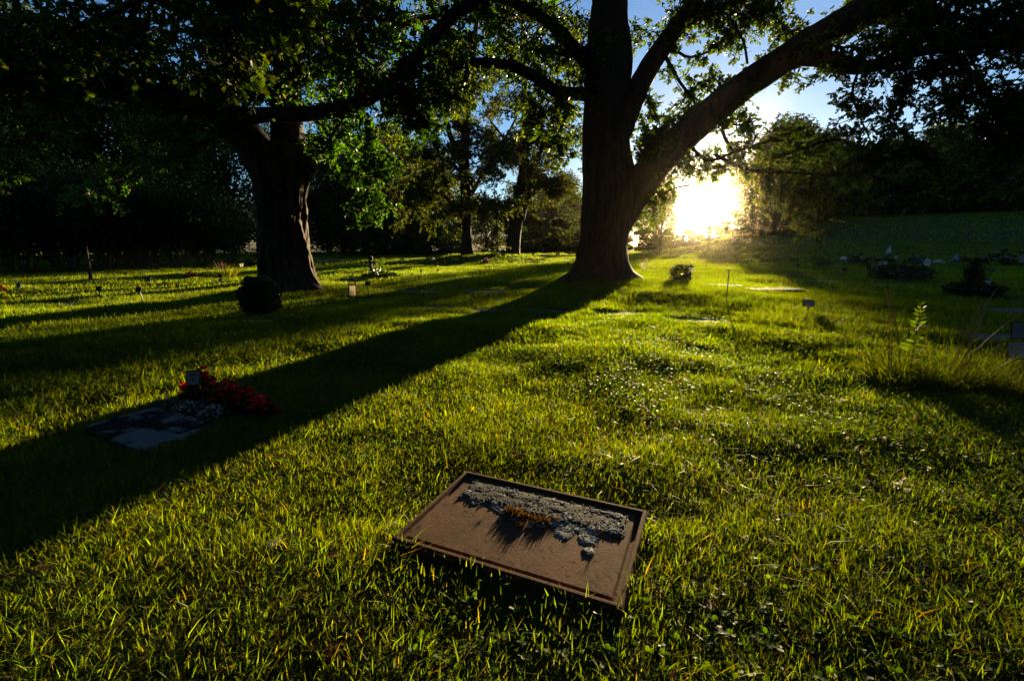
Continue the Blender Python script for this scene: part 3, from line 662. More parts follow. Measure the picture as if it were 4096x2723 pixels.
# --- two slender trees on mounds behind, small hanging leaves
def slender(c, label, limbs, prof, n_sh, seed):
    random.seed(seed); t = Tree(); t.dense = 2.2; Y = c[1]; P = []
    for (py, xl, xr) in prof:
        q = at((xl + xr) / 2, py, Y); a = at(xl, py, Y); b = at(xr, py, Y); P.append((Vector((q[0], Y, q[2])), abs(b[0] - a[0]) / 2))
    P.insert(0, (Vector((P[0][0].x, Y, float(hgt(*c)) - .2)), P[0][1] * 1.2))
    bark_trunk(t.mb, P, 40, .02, 9, .3, 5, P[1][0].z, .6, seed, 6)
    for pts, r0, r1 in limbs:
        q = t.limb(lim(Y, *pts), r0, r1, 8, 4, .06)
        m = len(q) - 1
        for _ in range(n_sh):
            j = random.randrange(max(1, int(m * .2)), m); d = Vector((random.gauss(0, 1), random.gauss(0, 1), random.gauss(.35, .5)))
            b = wander(q[j], d, random.uniform(1.2, 3.0), 5, .22, .10)
            t.mb.tube(b, [.035, .03, .024, .018, .012, .006], 5, False)
            t.spray(b, .75, 9, 4, 12, .115, .15, .18, -.35)
    root = thing('slender_tree', label, 'tree', (*c, hgt(*c)), 0, 'slender trees on grassy mounds')
    t.finish(root, M['bark'], M['far_leaf'], ELL_T * [1.25, 1, 1], ELL_F, lambda n: tints(n, (.042, .068, .012), .3, (.085, .085, .014), .2), upbias=.3)
    print(label[:20], len(t.P))
slender(MID1, 'slender tree with rim lit trunk, left one of the pair standing on mounds', [
    (((1870, 850), (1862, 740), (1858, 600), (1868, 450), (1880, 330), (1900, 150), (1920, -100), (1930, -400)), .33, .06),
    (((1866, 760), (1840, 640), (1800, 540), (1775, 430), (1740, 300), (1700, 120), (1660, -120)), .20, .04),
    (((1872, 800), (1930, 700), (1990, 600), (2060, 480), (2100, 330)), .14, .03),
    (((1862, 880), (1800, 800), (1720, 760), (1640, 760), (1560, 800)), .11, .02),
    (((1862, 700), (1780, 640), (1680, 600), (1580, 560)), .11, .02),
    (((1868, 860), (1930, 820), (1980, 800), (2030, 830)), .08, .02)],
    [(1052, 1832, 1905), (1020, 1842, 1893), (960, 1848, 1886), (900, 1850, 1884), (840, 1850, 1884)], 14, 5)
slender(MID2, 'dark slender tree with forked stem, right one of the pair standing on mounds', [
    (((2062, 860), (2080, 760), (2095, 660), (2105, 540), (2100, 420), (2095, 250), (2090, 40), (2080, -250)), .36, .06),
    (((2085, 880), (2115, 770), (2150, 640), (2190, 540), (2240, 420), (2280, 250), (2310, 50)), .20, .04),
    (((2090, 690), (2050, 600), (1990, 520), (1930, 440)), .12, .03),
    (((2110, 800), (2160, 740), (2230, 725), (2300, 735), (2370, 770)), .10, .02),
    (((2108, 660), (2180, 590), (2260, 560), (2340, 560)), .10, .02)],
    [(1045, 2010, 2090), (1010, 2022, 2080), (960, 2028, 2082), (900, 2036, 2088), (850, 2044, 2096)], 14, 9)

# --- background trees: a few kinds, copied
def bg_tree(name, label, cat, H, Wd, n, leaf, base, seed, lowest=.12, group=None, clumps=46, trunk_r=.28, T=RH_T, Fc=RH_F, bark=None, var=.3):
    random.seed(seed); t = Tree(); mb = t.mb
    q = [Vector((0, 0, -.3)), Vector((.05, 0, H * .15)), Vector((-.1, .1, H * .4)), Vector((.1, 0, H * .8))]
    t.limb(q, trunk_r, trunk_r * .3, 9, 4, .07)
    cl = []
    for i in range(clumps):
        z = H * (lowest + (1 - lowest) * random.random() ** .9); k = (z / H - lowest) / (1 - lowest)
        w = Wd * (math.sin(math.pi * min(1, .14 + .86 * k)) ** .7) * random.uniform(.25, 1.0); a = random.uniform(0, 6.28)
        c = Vector((w * math.cos(a), w * math.sin(a), z)); cl.append((c, random.uniform(.10, .20) * H * (.75 if k > .8 else 1)))
        s0 = Vector((0, 0, max(.3, z * random.uniform(.45, .8)))); t.limb([s0, s0.lerp(c, .5) + Vector((0, 0, .05 * H)), c], trunk_r * .25, .02, 4, 3, .08)
    per = n // clumps
    for c, r in cl:
        for _ in range(per):
            d = Vector((random.gauss(0, 1), random.gauss(0, 1), random.gauss(0, .8))); d.normalize(); rr = r * random.random() ** .45
            p = c + d * rr
            if p.z < .25: continue
            t.leaf(p, (d.x + random.gauss(0, .7), d.y + random.gauss(0, .7), random.gauss(-.3, .6)), leaf * random.uniform(.6, 1.3))
    root = thing(name, label, cat, (0, 0, 0), 0, group)
    t.finish(root, bark or M['bark'], M['far_leaf'], T, Fc, lambda m: tints(m, base, var), upbias=.5)
    return root
def place(proto, lst, first=[]):
    for (x, y, rz, sc, label) in lst:
        z = float(hgt(x, y))
        if proto not in first:
            first.append(proto); proto.location = (x, y, z); proto.rotation_euler = (0, 0, rz); proto.scale = (sc, sc, sc) if not isinstance(sc, tuple) else sc; proto['label'] = label
        else: dup(proto, (x, y, z), rz, sc, label)
def polar(px, d): a = math.atan((px - CX) / F / cp) ; return d * math.sin(a), d * math.cos(a)
def ring(proto, rows):
    place(proto, [(*polar(px, d), rz, sc, lb) for (px, d, rz, sc, lb) in rows])
g1 = 'dark trees closing the view behind the lawn'
pA = bg_tree('broad_tree', '', 'tree', 14, 5.6, 15000, .30, (.026, .044, .012), 21, .10, g1, 60)
pB = bg_tree('round_tree', '', 'tree', 9, 4.4, 11000, .26, (.030, .050, .010), 22, .06, g1, 46)
pC = bg_tree('tall_tree', '', 'tree', 18, 4.6, 14000, .30, (.024, .042, .014), 23, .16, g1, 60)
far = 'dark tree in the unbroken tree line behind the cherry and the shrubs'
ring(pA, [(-150, 40, .3, 1.0, far), (260, 44, 1.9, 1.05, far), (640, 46, 3.4, .95, far), (980, 50, 5.0, 1.0, far), (-520, 36, 2.2, 1.1, far), (1240, 66, .8, .95, far), (40, 56, 4.1, 1.2, far), (460, 58, 2.6, 1.2, far), (820, 62, 1.1, 1.15, far)])
ring(pC, [(80, 48, .2, 1.0, far), (520, 52, 1.4, .95, far), (900, 58, 2.5, .9, far), (-350, 46, 4.2, 1.05, far), (1340, 82, 3.0, .8, 'tall thin dark tree seen between the cherry and the slender trees'), (1130, 72, 5.1, .85, far)])
ring(pA, [(px, d, px * .37, sc, 'tall dark tree rising above the hill wood on the right') for px, d, sc in ((3014, 64, .75), (3105, 67, .8), (3060, 78, .95), (3280, 96, .72), (3450, 92, .80), (3560, 98, .66), (3700, 94, .86), (3880, 92, .70), (4010, 96, .9), (4180, 92, .8))])
low = 'dark low crowned tree behind the grave plots between cherry and slender trees'
ring(pB, [(1480, 52, .4, .95, low), (1600, 54, 1.7, 1.0, low), (1720, 56, 2.9, .95, low), (1400, 70, 4.0, 1.1, low), (1560, 76, 5.2, 1.3, low), (1800, 82, 1.2, 1.05, low), (1950, 95, 2.2, 1.0, low), (2060, 100, .9, 1.0, low),
          (2190, 72, 3.3, 1.05, 'small sunlit tree behind the pair of slender trees, left of the oak trunk'), (2618, 50, 2.0, (.44, .44, .76), 'narrow golden backlit tree between the oak trunk and the sun'), (2596, 56, 4.0, (.46, .46, .74), 'second narrow tree by the golden one, added to deepen the left shade band'), (2280, 86, 4.4, 1.05, 'yellowish backlit tree touching the left edge of the oak trunk')] + [(px, d, px * .7, sc, low) for px, d, sc in ((1880, 112, 1.35), (1990, 118, 1.3), (2090, 112, 1.35), (2190, 116, 1.25), (2290, 114, 1.25), (1700, 100, 1.2), (1640, 90, 1.1), (1320, 96, 1.2), (1430, 100, 1.2), (1530, 104, 1.25))])  # second narrow tree is a copy added to thicken the golden tree's shadow
mt_ = 'tall leafy tree filling the view between the cherry trunk and the slender trees'
ring(pA, [(1400, 58, .6, 1.0, mt_), (1540, 66, 2.2, 1.1, mt_), (1680, 70, 4.1, 1.05, mt_), (1790, 90, 5.4, 1.15, mt_), (1620, 84, 1.0, 1.35, mt_), (1480, 88, 3.0, 1.35, mt_)])
ring(pA, [(2250, 92, 1.3, 1.0, 'tall hazy tree filling the gap just left of the oak trunk'), (2130, 100, 3.7, 1.15, 'tall hazy tree behind the forked slender tree')])
hl = 'dark leafy tree in the wood along the top of the hill on the right'
ring(pB, [(3030, 66, .5, 1.05, 'dark tree on the hillside just right of the sun'), (3035, 80, 2.5, 1.0, hl), (3240, 70, 4.1, .9, hl), (3080, 60, 1.5, .85, hl), (3150, 66, 5.5, .9, hl), (3062, 57, 3.0, .95, hl), (3040, 76, 3.5, 1.25, hl), (3120, 74, 2.2, .95, hl), (2965, 86, 4.4, 1.1, hl), (3090, 72, 1.6, .95, hl), (3190, 78, 2.7, 1.2, hl), (3290, 82, 3.9, 1.05, hl), (3400, 84, 5.0, .8, hl), (3500, 86, .1, 1.05, hl), (3610, 88, 1.3, 1.25, hl), (3720, 88, 2.4, 1.05, hl),
          (3830, 88, 3.5, .8, hl), (3940, 88, 4.7, 1.05, hl), (4050, 88, 5.8, 1.3, hl), (4170, 88, .7, 1.1, hl), (4300, 86, 1.8, 1.05, hl), (4450, 84, 1.0, 1.05, hl), (3130, 92, 1.9, 1.05, hl), (3350, 100, 3.3, 1.15, hl), (3600, 104, 4.8, 1.1, hl), (3850, 104, 2.0, 1.15, hl), (4100, 104, 5.2, 1.1, hl)])
# low hedge clumps far off under the sun and behind the oak
pH = bg_tree('dark_bush', '', 'bush', 2.2, 1.9, 7500, .17, (.028, .044, .010), 31, .02, 'dark bushes far across the lawn', 26, .06)
hb_ = 'dark rounded bush far off across the lawn below the sun'
ring(pH, [(2335, 26, 3.2, (.40, .40, 1.0), 'narrow dark bush showing past the left edge of the oak trunk'), (2550, 62, .2, 1.3, hb_), (2640, 70, 1.4, 1.15, hb_), (2720, 66, 2.5, 1.0, hb_), (2800, 72, 3.4, .95, hb_), (2890, 66, 4.6, 1.3, hb_), (2970, 58, 5.5, 1.0, hb_), (3060, 54, .9, 1.0, hb_),
          (1490, 44, 1.1, .85, 'dark bush at the left end of the hedge behind the carved cross'), (1570, 45, 2.1, .95, 'dark hedge bush straight behind the flowering spires'), (1650, 45, 3.1, .9, 'dark hedge bush in the shaded grave field left of the slender trees'), (1730, 46, 4.1, .9, 'dark hedge bush right at the end of the shaded hedge'),
          (1830, 58, 5.1, 1.0, 'dark bush beside the left slender trunk'), (1975, 44, .6, .55, 'small clipped dark bush between the two slender trunks'), (2130, 48, 1.7, 1.75, 'dark bush just right of the forked slender trunk'), (2230, 52, 2.9, 1.7, 'dark bush left of the oak trunk base'), (2300, 50, 4.4, .9, 'dark bush half hidden by the oak trunk')])
ring(pH, [(px, 98, px * .21, 1.5 + .3 * math.sin(px), 'dark undergrowth bush below the wood along the crest of the hill') for px in range(3060, 4400, 95)])
# multi-stemmed shrubs on the left
def shrub(seed, H=5.2, n=9000):
    random.seed(seed); t = Tree(); base = MB()
    root = thing('tall_shrub', '', 'shrub', (0, 0, 0), 0, 'many stemmed shrubs along the left edge of the lawn')
    for i in range(17):
        a = random.uniform(0, 6.28); lean = random.uniform(.1, .55)
        q = wander((.35 * math.cos(a) * random.random(), .35 * math.sin(a) * random.random(), -.1), (lean * math.cos(a), lean * math.sin(a), 1), H * random.uniform(.6, .9), 7, .07)
        r = random.uniform(.022, .045); t.mb.tube(q, [r * (1 - .1 * j) for j in range(8)], 6, True)
        for _ in range(n // 17):
            j = random.uniform(3.0, 6.99); k = int(j); c = q[k].lerp(q[k + 1], j - k)
            d = Vector((random.gauss(0, 1), random.gauss(0, 1), random.gauss(0, .7))).normalized() * (1.15 * random.random() ** .5) * min(1, (j - 2.2) / 2)
            t.leaf(c + d, (d.x + random.gauss(0, .5), d.y + random.gauss(0, .5), random.gauss(-.4, .5)), .16 * random.uniform(.6, 1.2))
    t.finish(root, M['stem'], M['far_leaf'], RH_T, RH_F, lambda m: tints(m, (.017, .034, .008), .3), 'stems', 'foliage', .5)
    return root
s1, s2 = shrub(41), shrub(43, 4.6)
sh = 'dark many stemmed shrub in the row along the far left edge of the lawn'
ring(s1, [(150, 27, .4, 1.0, sh), (480, 27.5, 2.0, 1.0, sh), (760, 27, 3.6, .95, 'many stemmed shrub with sunlit bare stems, behind the golden grass tuft'), (-160, 27, 5.1, 1.05, sh), (330, 31, .9, 1.1, sh), (960, 33, 1.5, .9, 'sunlit leafy shrub just left of the cherry trunk')])
ring(s2, [(20, 26, 1.1, 1.05, sh), (320, 27, 2.8, 1.0, sh), (620, 27.5, 4.0, 1.05, sh), (860, 28, 5.6, .85, 'pale stemmed shrub between the golden tuft and the cherry trunk'), (600, 32, .2, 1.15, sh), (80, 32, 3.3, 1.15, sh)])

# unseen wood added behind the camera to keep skylight off the near lawn
def shade_wood_behind():
    P, A, S = [], [], []; mb = MB(); random.seed(77)
    for i in range(26):
        a = math.pi + (i / 25 - .5) * 3.5; d = random.uniform(11, 20); cx, cy = d * math.sin(a), d * math.cos(a); h = random.uniform(12, 17)
        mb.tube([(cx, cy, -.3), (cx, cy, h * .8)], [.3, .1], 7)
        for _ in range(1500):
            z = h * random.uniform(.05, 1); w = 4.2 * math.sin(math.pi * min(1, .15 + .85 * z / h)) ** .6; t = random.uniform(0, 6.28); q = w * math.sqrt(random.random())
            P.append((cx + q * math.cos(t), cy + q * math.sin(t), z)); A.append((random.gauss(0, 1), random.gauss(0, 1), random.gauss(0, .6))); S.append(random.uniform(.4, .8))
    o = build_leaves('shade_woodland', RH_T * [1.4, 1, 1], RH_F, np.array(P), np.array(A), np.array(S), tints(len(P), (.026, .042, .012), .3), M['far_leaf'], None)
    tag(o, 'unseen dense wood added behind the camera to block skylight', 'wood', kind='stuff'); mb.build('trunks', M['bark'], o)
shade_wood_behind()

# ------------------------------------------------------------------ gravestones
def stone_mat():
    m, nt, o = mat('brown_granite')
    b = N(nt, 'ShaderNodeBsdfPrincipled', _Roughness=.85); b.inputs['Specular IOR Level'].default_value = .12
    tc = N(nt, 'ShaderNodeTexCoord')
    n1 = N(nt, 'ShaderNodeTexNoise', _Scale=7, _Detail=8, _Roughness=.7); L(nt, tc.outputs['Object'], n1.inputs['Vector'])
    n2 = N(nt, 'ShaderNodeTexNoise', _Scale=110, _Detail=5, _Roughness=.7); L(nt, tc.outputs['Object'], n2.inputs['Vector'])
    r1 = N(nt, 'ShaderNodeValToRGB'); e = r1.color_ramp.elements
    e[0].position = .37; e[0].color = (.045, .021, .012, 1); e[1].position = .64; e[1].color = (.165, .076, .036, 1)
    mx = N(nt, 'ShaderNodeMix', data_type='FLOAT'); mx.inputs[0].default_value = .5
    L(nt, n1.outputs['Fac'], mx.inputs[2]); L(nt, n2.outputs['Fac'], mx.inputs[3]); L(nt, mx.outputs[0], r1.inputs[0])
    n3 = N(nt, 'ShaderNodeTexNoise', _Scale=34, _Detail=4, _Roughness=.6); L(nt, tc.outputs['Object'], n3.inputs['Vector'])
    r3 = N(nt, 'ShaderNodeValToRGB'); r3.color_ramp.elements[0].position = .34; r3.color_ramp.elements[1].position = .44
    r3.color_ramp.elements[0].color = (.16, .15, .12, 1)
    L(nt, n3.outputs['Fac'], r3.inputs[0])
    mm = N(nt, 'ShaderNodeMix', data_type='RGBA', blend_type='MULTIPLY'); mm.inputs[0].default_value = .8
    L(nt, r1.outputs[0], mm.inputs[6]); L(nt, r3.outputs[0], mm.inputs[7]); L(nt, mm.outputs[2], b.inputs['Base Color'])
    bp = N(nt, 'ShaderNodeBump', _Strength=.35, _Distance=.004); L(nt, mx.outputs[0], bp.inputs['Height']); L(nt, bp.outputs[0], b.inputs['Normal'])
    L(nt, b.outputs[0], o.inputs['Surface']); return m
M['stone'] = stone_mat()
M['lichen'] = solid('grey_lichen', (.07, .075, .078), (.29, .305, .31), .9, 90, .8, 6, .1)
M['moss'] = leaf_mat('rusty_moss', .35, (1.3, 1.1, .6), .8, .05)
def main_stone():
    W, D = STONE_W, STONE_D; gz = float(hgt(*STONE_C)); Z = .055 - gz
    root = thing('flat_gravestone', 'reddish brown flat gravestone with raised rim and grey lichen crust in the foreground', 'gravestone', (*STONE_C, gz), STONE_A)
    mb = MB(); hw, hd = W / 2, D / 2
    rim, lip = .016, .007
    def rect(a, b, z): return [(-a, -b, z), (a, -b, z), (a, b, z), (-a, b, z)]
    rings = [rect(hw + .006, hd + .006, -.06), rect(hw, hd, Z - .012), rect(hw - .004, hd - .004, Z), rect(hw - rim, hd - rim, Z), rect(hw - rim - .004, hd - rim - .004, Z - .016), rect(hw - rim - .016, hd - rim - .016, Z - .018), rect(hw - rim - .022, hd - rim - .022, Z - lip)]
    o = len(mb.v); mb.v += [p for r in rings for p in r]
    for i in range(len(rings) - 1):
        for j in range(4): a, b = o + i * 4 + j, o + i * 4 + (j + 1) % 4; mb.f.append((a, b, b + 4, a + 4))
    mb.f.append(tuple(o + (len(rings) - 1) * 4 + j for j in range(4)))
    mb.build('slab', M['stone'], root, bevel=.0015)
    pz = Z - lip
    # raised, overgrown inscription band along the far side
    bx0, bx1, by0, by1 = -hw + .075, hw - .055, hd * .26, hd * .78
    b2 = MB(); nx, ny = 46, 14
    for i in range(nx + 1):
        for j in range(ny + 1):
            u, v = i / nx, j / ny; ed = min(u, 1 - u, v, 1 - v)
            h = 0.0 if ed < .001 else .002 + .004 * vnoise(np.array([u * 26.0]), np.array([v * 9.0]), 77)[0]
            b2.v.append((bx0 + (bx1 - bx0) * u + random.uniform(-.003, .003), by0 + (by1 - by0) * v + random.uniform(-.003, .003), pz + h))
    for i in range(nx):
        for j in range(ny): a = i * (ny + 1) + j; b2.f.append((a, a + ny + 1, a + ny + 2, a + 1))
    b2.build('inscription_band', M['darkstone'], root, smooth=True)
    lc = MB()
    def rosette(x, y, r, h):
        z0 = pz + (.003 if y > by0 else 0)
        lc.dome((x, y, z0), r, h, 12, 3)
        for _ in range(int(26 * (r / .02) ** 2)):
            a = random.uniform(0, 6.28); q = r * random.uniform(.35, 1.02); s = random.uniform(.0018, .0040)
            lc.dome((x + q * math.cos(a), y + q * math.sin(a), z0 + h * .8 * math.sqrt(max(0, 1 - (q / r) ** 2))), s, s * .55, 5, 2)
    for (u, v, r) in ((.12, -.06, .022), (.30, -.06, .028), (.36, -.02, .026), (.40, -.22, .026), (.62, -.10, .024), (.70, -.16, .030), (.76, -.08, .028), (.84, -.04, .028), (.70, -.42, .034), (.83, -.40, .036), (.93, .25, .026), (.25, .0, .024), (.56, -.28, .022)):
        rosette(bx0 + (bx1 - bx0) * u, by0 + (by1 - by0) * v, r, .0022)
    for _ in range(70):
        u = random.uniform(.02, .98); v = random.uniform(.02, .98)
        if vnoise(np.array([u * 9.0]), np.array([v * 3.0]), 91)[0] < .42: continue
        rosette(bx0 + (bx1 - bx0) * u, by0 + (by1 - by0) * v, random.uniform(.006, .018), .0018)
    for _ in range(520):                # crumbs
        u = random.uniform(0, 1); v = random.uniform(-.04, 1.0); s = random.uniform(.002, .005)
        lc.dome((bx0 + (bx1 - bx0) * u, by0 + (by1 - by0) * v, pz + (.003 if v > 0 else 0)), s, s * .7, 5, 2)
    for _ in range(70):
        s = random.uniform(.0010, .0022); lc.dome((random.uniform(-hw + .06, hw - .06), random.uniform(-hd + .06, by0), pz), s, s * .5, 5, 2)
    rosette(hw * .62, -hd * .20, .020, .004)
    lc.build('lichen', M['lichen'], root, smooth=True)
    for (u, v, r, n, hh) in ((.40, -.16, .050, 300, .026), (.36, -.06, .03, 90, .02), (.55, -.20, .042, 200, .024), (.62, .03, .020, 50, .018), (.30, .45, .03, 50, .012), (.86, -.02, .018, 30, .014), (.46, -.62, .016, 46, .024), (.24, -.75, .008, 12, .014), (.88, -.95, .006, 8, .02)):
        P, A, S = [], [], []
        for _ in range(n):
            a = random.uniform(0, 6.28); q = r * math.sqrt(random.random())
            P.append((bx0 + (bx1 - bx0) * u + q * math.cos(a), by0 + (by1 - by0) * v + q * .55 * math.sin(a), pz)); A.append((random.gauss(0, .6), random.gauss(0, .6), 1)); S.append(hh * .72 * random.uniform(.4, 1.2))
        build_leaves('moss_tuft', RH_T * [.35, 1, 1], RH_F, np.array(P), np.array(A), np.array(S), tints(len(P), (.075, .043, .012), .35), M['moss'], root)
main_stone()
def patch_mat(sc=6.0, lo=.49):
    m, nt, o = mat('lichened_dark_stone')
    b = N(nt, 'ShaderNodeBsdfPrincipled', _Roughness=.95); b.inputs['Specular IOR Level'].default_value = .05; tc = N(nt, 'ShaderNodeTexCoord')
    n1 = N(nt, 'ShaderNodeTexNoise', _Scale=sc, _Detail=12, _Roughness=.66); L(nt, tc.outputs['Object'], n1.inputs['Vector'])
    r1 = N(nt, 'ShaderNodeValToRGB'); e = r1.color_ramp.elements
    e[0].position = lo; e[0].color = (.022, .020, .018, 1); e[1].position = lo + .05; e[1].color = (.16, .155, .145, 1)
    L(nt, n1.outputs['Fac'], r1.inputs[0]); L(nt, r1.outputs[0], b.inputs['Base Color'])
    n2 = N(nt, 'ShaderNodeTexNoise', _Scale=60, _Detail=6); L(nt, tc.outputs['Object'], n2.inputs['Vector'])
    bp = N(nt, 'ShaderNodeBump', _Strength=.3, _Distance=.004); L(nt, n2.outputs['Fac'], bp.inputs['Height']); L(nt, bp.outputs[0], b.inputs['Normal'])
    L(nt, b.outputs[0], o.inputs['Surface']); return m
def second_stone():
    gz = float(hgt(*ST2_C)); root = thing('flat_gravestone', 'dark flat gravestone with pale lichen patches, in shadow in front of the red begonias', 'gravestone', (*ST2_C, gz), ST2_A)
    hw, hd = ST2_W / 2, ST2_D / 2; pts = []
    for sx, sy in ((1, 1), (-1, 1), (-1, -1), (1, -1)):
        for k in range(5):
            a = math.atan2(sy, sx) - math.pi / 4 + k / 4 * math.pi / 2; r = .07
            pts.append((sx * (hw - r) + r * math.cos(a), sy * (hd - r) + r * math.sin(a)))
    mb = MB(); mb.prism(pts, -.07, .02 - gz + .012); mb.build('slab', patch_mat(), root, bevel=.006)
    p2 = MB(); p2.box((0, hd * .38, .02 - gz + .014), (hw * 1.5, hd * .7, .012)); p2.build('inscription_plate', patch_mat(11.0, .53), root, bevel=.003)
second_stone()
for s, p in zip(SLABS, SLABP):
    (px, py, w, d, ang, mt, h, label) = s; mb = MB(); h *= .6
    soil_ = mt == 'soil'
    mb.box((0, 0, h / 2 - .04), (w, d, h + .08)); rt = thing('grave_bed' if soil_ else 'flat_gravestone', label, 'grave bed' if soil_ else 'gravestone', p, ang)
    mb.build('slab' if not soil_ else 'earth', M['granite' if mt == 'palestone_glint' else mt], rt, bevel=.008)
    if mt not in ('palestone_glint', 'soil'): continue  # pale rim colours in the slabs' sun glints; on the earth bed it is stone
    e = MB()
    for sx in (-1, 1): e.box((sx * (w / 2 - .02), 0, h + .003), (.04, d - .004, .014))
    for sy in (-1, 1): e.box((0, sy * (d / 2 - .02), h + .003), (w - .084, .04, .014))
    e.build('rim', M['palestone_glint' if mt in ('palestone_glint', 'soil') else 'granite' if mt == 'granite' else 'darkstone'], rt, bevel=.003)
# ------------------------------------------------------------------ soil beds
def bed(p, a, b, label, ang=0.0, h=.035):
    mb = MB(); o = []; n, k = 26, 5
    for i in range(k):
        for j in range(n):
            t = j / n * 2 * math.pi; q = (1 - i / k) * random.uniform(.93, 1.07)
            mb.v.append((a * q * math.cos(t), b * q * math.sin(t), (h * (i / k) ** .6 if i else -.03) + random.uniform(-.008, .008)))
    mb.v.append((0, 0, h))
    for i in range(k - 1):
        for j in range(n): x, y = i * n + j, i * n + (j + 1) % n; mb.f.append((x, y, y + n, x + n))
    for j in range(n): mb.f.append(((k - 1) * n + j, (k - 1) * n + (j + 1) % n, k * n))
    o = mb.build('soil_bed', M['soil'], None, smooth=True); o.location = p; o.rotation_euler = (0, 0, ang)
    tag(o, label, 'flower bed')
bed(BED2, .44, .15, 'dark earth bed under the red begonias and white alyssum', -.35)
bed(BEDB, .50, .18, 'bare earth bed around the round clipped bush')
bed((LANT[0] + .05, LANT[1] - .10, LANT[2]), .42, .17, 'bare earth bed in front of the dark metal lantern')
p = G(3190, 1098); bed(p, .75, .3, 'round earth bed with a small marker in the shaded right lawn', 0, .06)

# ------------------------------------------------------------------ round clipped bush
def boxwood(p, r, name, label, cat, n=5200, sz=1.08, leaf=.022, col=(.022, .042, .012), squash=1.0):
    root = thing(name, label, cat, p); mb = MB()
    for i in range(9):
        a = random.uniform(0, 6.28); mb.tube(wander((0, 0, -.05), (math.cos(a) * .6, math.sin(a) * .6, 1.4), r * 1.5, 5, .15), [.010, .009, .008, .006, .005, .003], 5, True)
    mb.build('stems', M['stem'], root, smooth=True)
    d = rng.normal(size=(n, 3)); d /= np.linalg.norm(d, axis=1, keepdims=True)
    lump = 1 + .07 * np.sin(d[:, 0] * 7 + 1) * np.sin(d[:, 1] * 6) + .05 * np.sin(d[:, 2] * 9)
    q = r * lump * (1 - .55 * rng.random(n) ** 2.0)
    q = q / ((np.abs(d) ** 2.9).sum(1) ** (1 / 2.9)) * .94 * (1 + (rng.random(n) < .02) * .10)
    P = d * q[:, None] * [1, 1, sz * squash]; P[:, 2] += r * sz * squash * 1.02
    A = d + rng.normal(size=(n, 3)) * .75
    build_leaves('foliage', ELL_T * [1.5, 1, 1], ELL_F, P, A, leaf * rng.uniform(.6, 1.25, n), tints(n, col, .3), M['box_leaf'], root, .3)
    return root
dB = BUSH[1]; boxwood(BUSH, .255 * dB / 6.55, 'clipped_bush', 'round clipped box bush standing in front of the cherry trunk', 'bush', 15000, leaf=.026, col=(.028, .054, .013))

# ------------------------------------------------------------------ flowers
def flowers(p, a, b, h, label, name, cat, leafc, petalc, nl=350, nf=40, ls=.03, fs=.022, ang=0.0, group=None, spike=False):
    root = thing(name, label, cat, p, ang, group); P = []; A = []
    for _ in range(nl):
        t = random.uniform(0, 6.28); q = math.sqrt(random.random()); z = h * (1 - .75 * q * q) * random.uniform(.1, .95)
        P.append((a * q * math.cos(t), b * q * math.sin(t), z)); A.append((math.cos(t) + random.gauss(0, .6), math.sin(t) + random.gauss(0, .6), random.gauss(.5, .5)))
    build_leaves('foliage', ELL_T * [1.7, 1, 1], ELL_F, np.array(P), np.array(A), ls * rng.uniform(.6, 1.3, nl), tints(nl, leafc, .3), M['box_leaf'], root, .8)
    P = []; A = []
    for _ in range(nf):
        t = random.uniform(0, 6.28); q = math.sqrt(random.random()); z = h * (1 - .7 * q * q) * random.uniform(.8, 1.15)
        for k in range(6):
            f = k * 1.047 + t; P.append((a * q * math.cos(t), b * q * math.sin(t), z)); A.append((math.cos(f), math.sin(f), random.uniform(.2, 1.1)))
    n = len(P); build_leaves('blossoms', ELL_T * [1.8, 1, 1], ELL_F, np.array(P), np.array(A), fs * rng.uniform(.6, 1.2, n), tints(n, petalc, .2), M['petal'], root, .5)
    return root
redc = (.85, .03, .02)
def px_f(px, py, a, b, h, label, name, cat, lc, pc, **k): return flowers(G(px, py), a, b, h, label, name, cat, lc, pc, **k)
gl = (.020, .032, .010)
px_f(815, 1600, .085, .08, .20, 'tall red begonia right beside the white name plate', 'begonia', 'begonia', gl, redc, nl=220, nf=26, ls=.04, fs=.032)
px_f(765, 1598, .05, .05, .12, 'small red begonia left of the white name plate', 'begonia', 'begonia', gl, redc, nl=120, nf=14, ls=.035, fs=.03)
px_f(905, 1630, .10, .09, .17, 'red begonia in the middle of the row, behind the alyssum', 'begonia', 'begonia', gl, redc, nl=240, nf=22, ls=.04, fs=.03)
px_f(965, 1648, .085, .08, .20, 'red begonia with the highest flower on the right of the row', 'begonia', 'begonia', gl, redc, nl=220, nf=20, ls=.04, fs=.03)
px_f(1045, 1668, .09, .07, .12, 'low red begonia at the right end of the row', 'begonia', 'begonia', gl, redc, nl=200, nf=20, ls=.035, fs=.028)
wc = (.78, .80, .76); wl = (.12, .16, .09)
px_f(668, 1630, .10, .075, .075, 'grey green alyssum mound at the left end, nearest the pale stone edge', 'alyssum', 'alyssum', wl, wc, nl=520, nf=20, ls=.014, fs=.006)
px_f(755, 1652, .10, .07, .075, 'white alyssum mound in front of the name plate', 'alyssum', 'alyssum', wl, wc, nl=520, nf=46, ls=.014, fs=.007)
px_f(860, 1672, .09, .065, .075, 'white alyssum mound at the right end, with the brightest flowers', 'alyssum', 'alyssum', wl, wc, nl=480, nf=70, ls=.014, fs=.008)

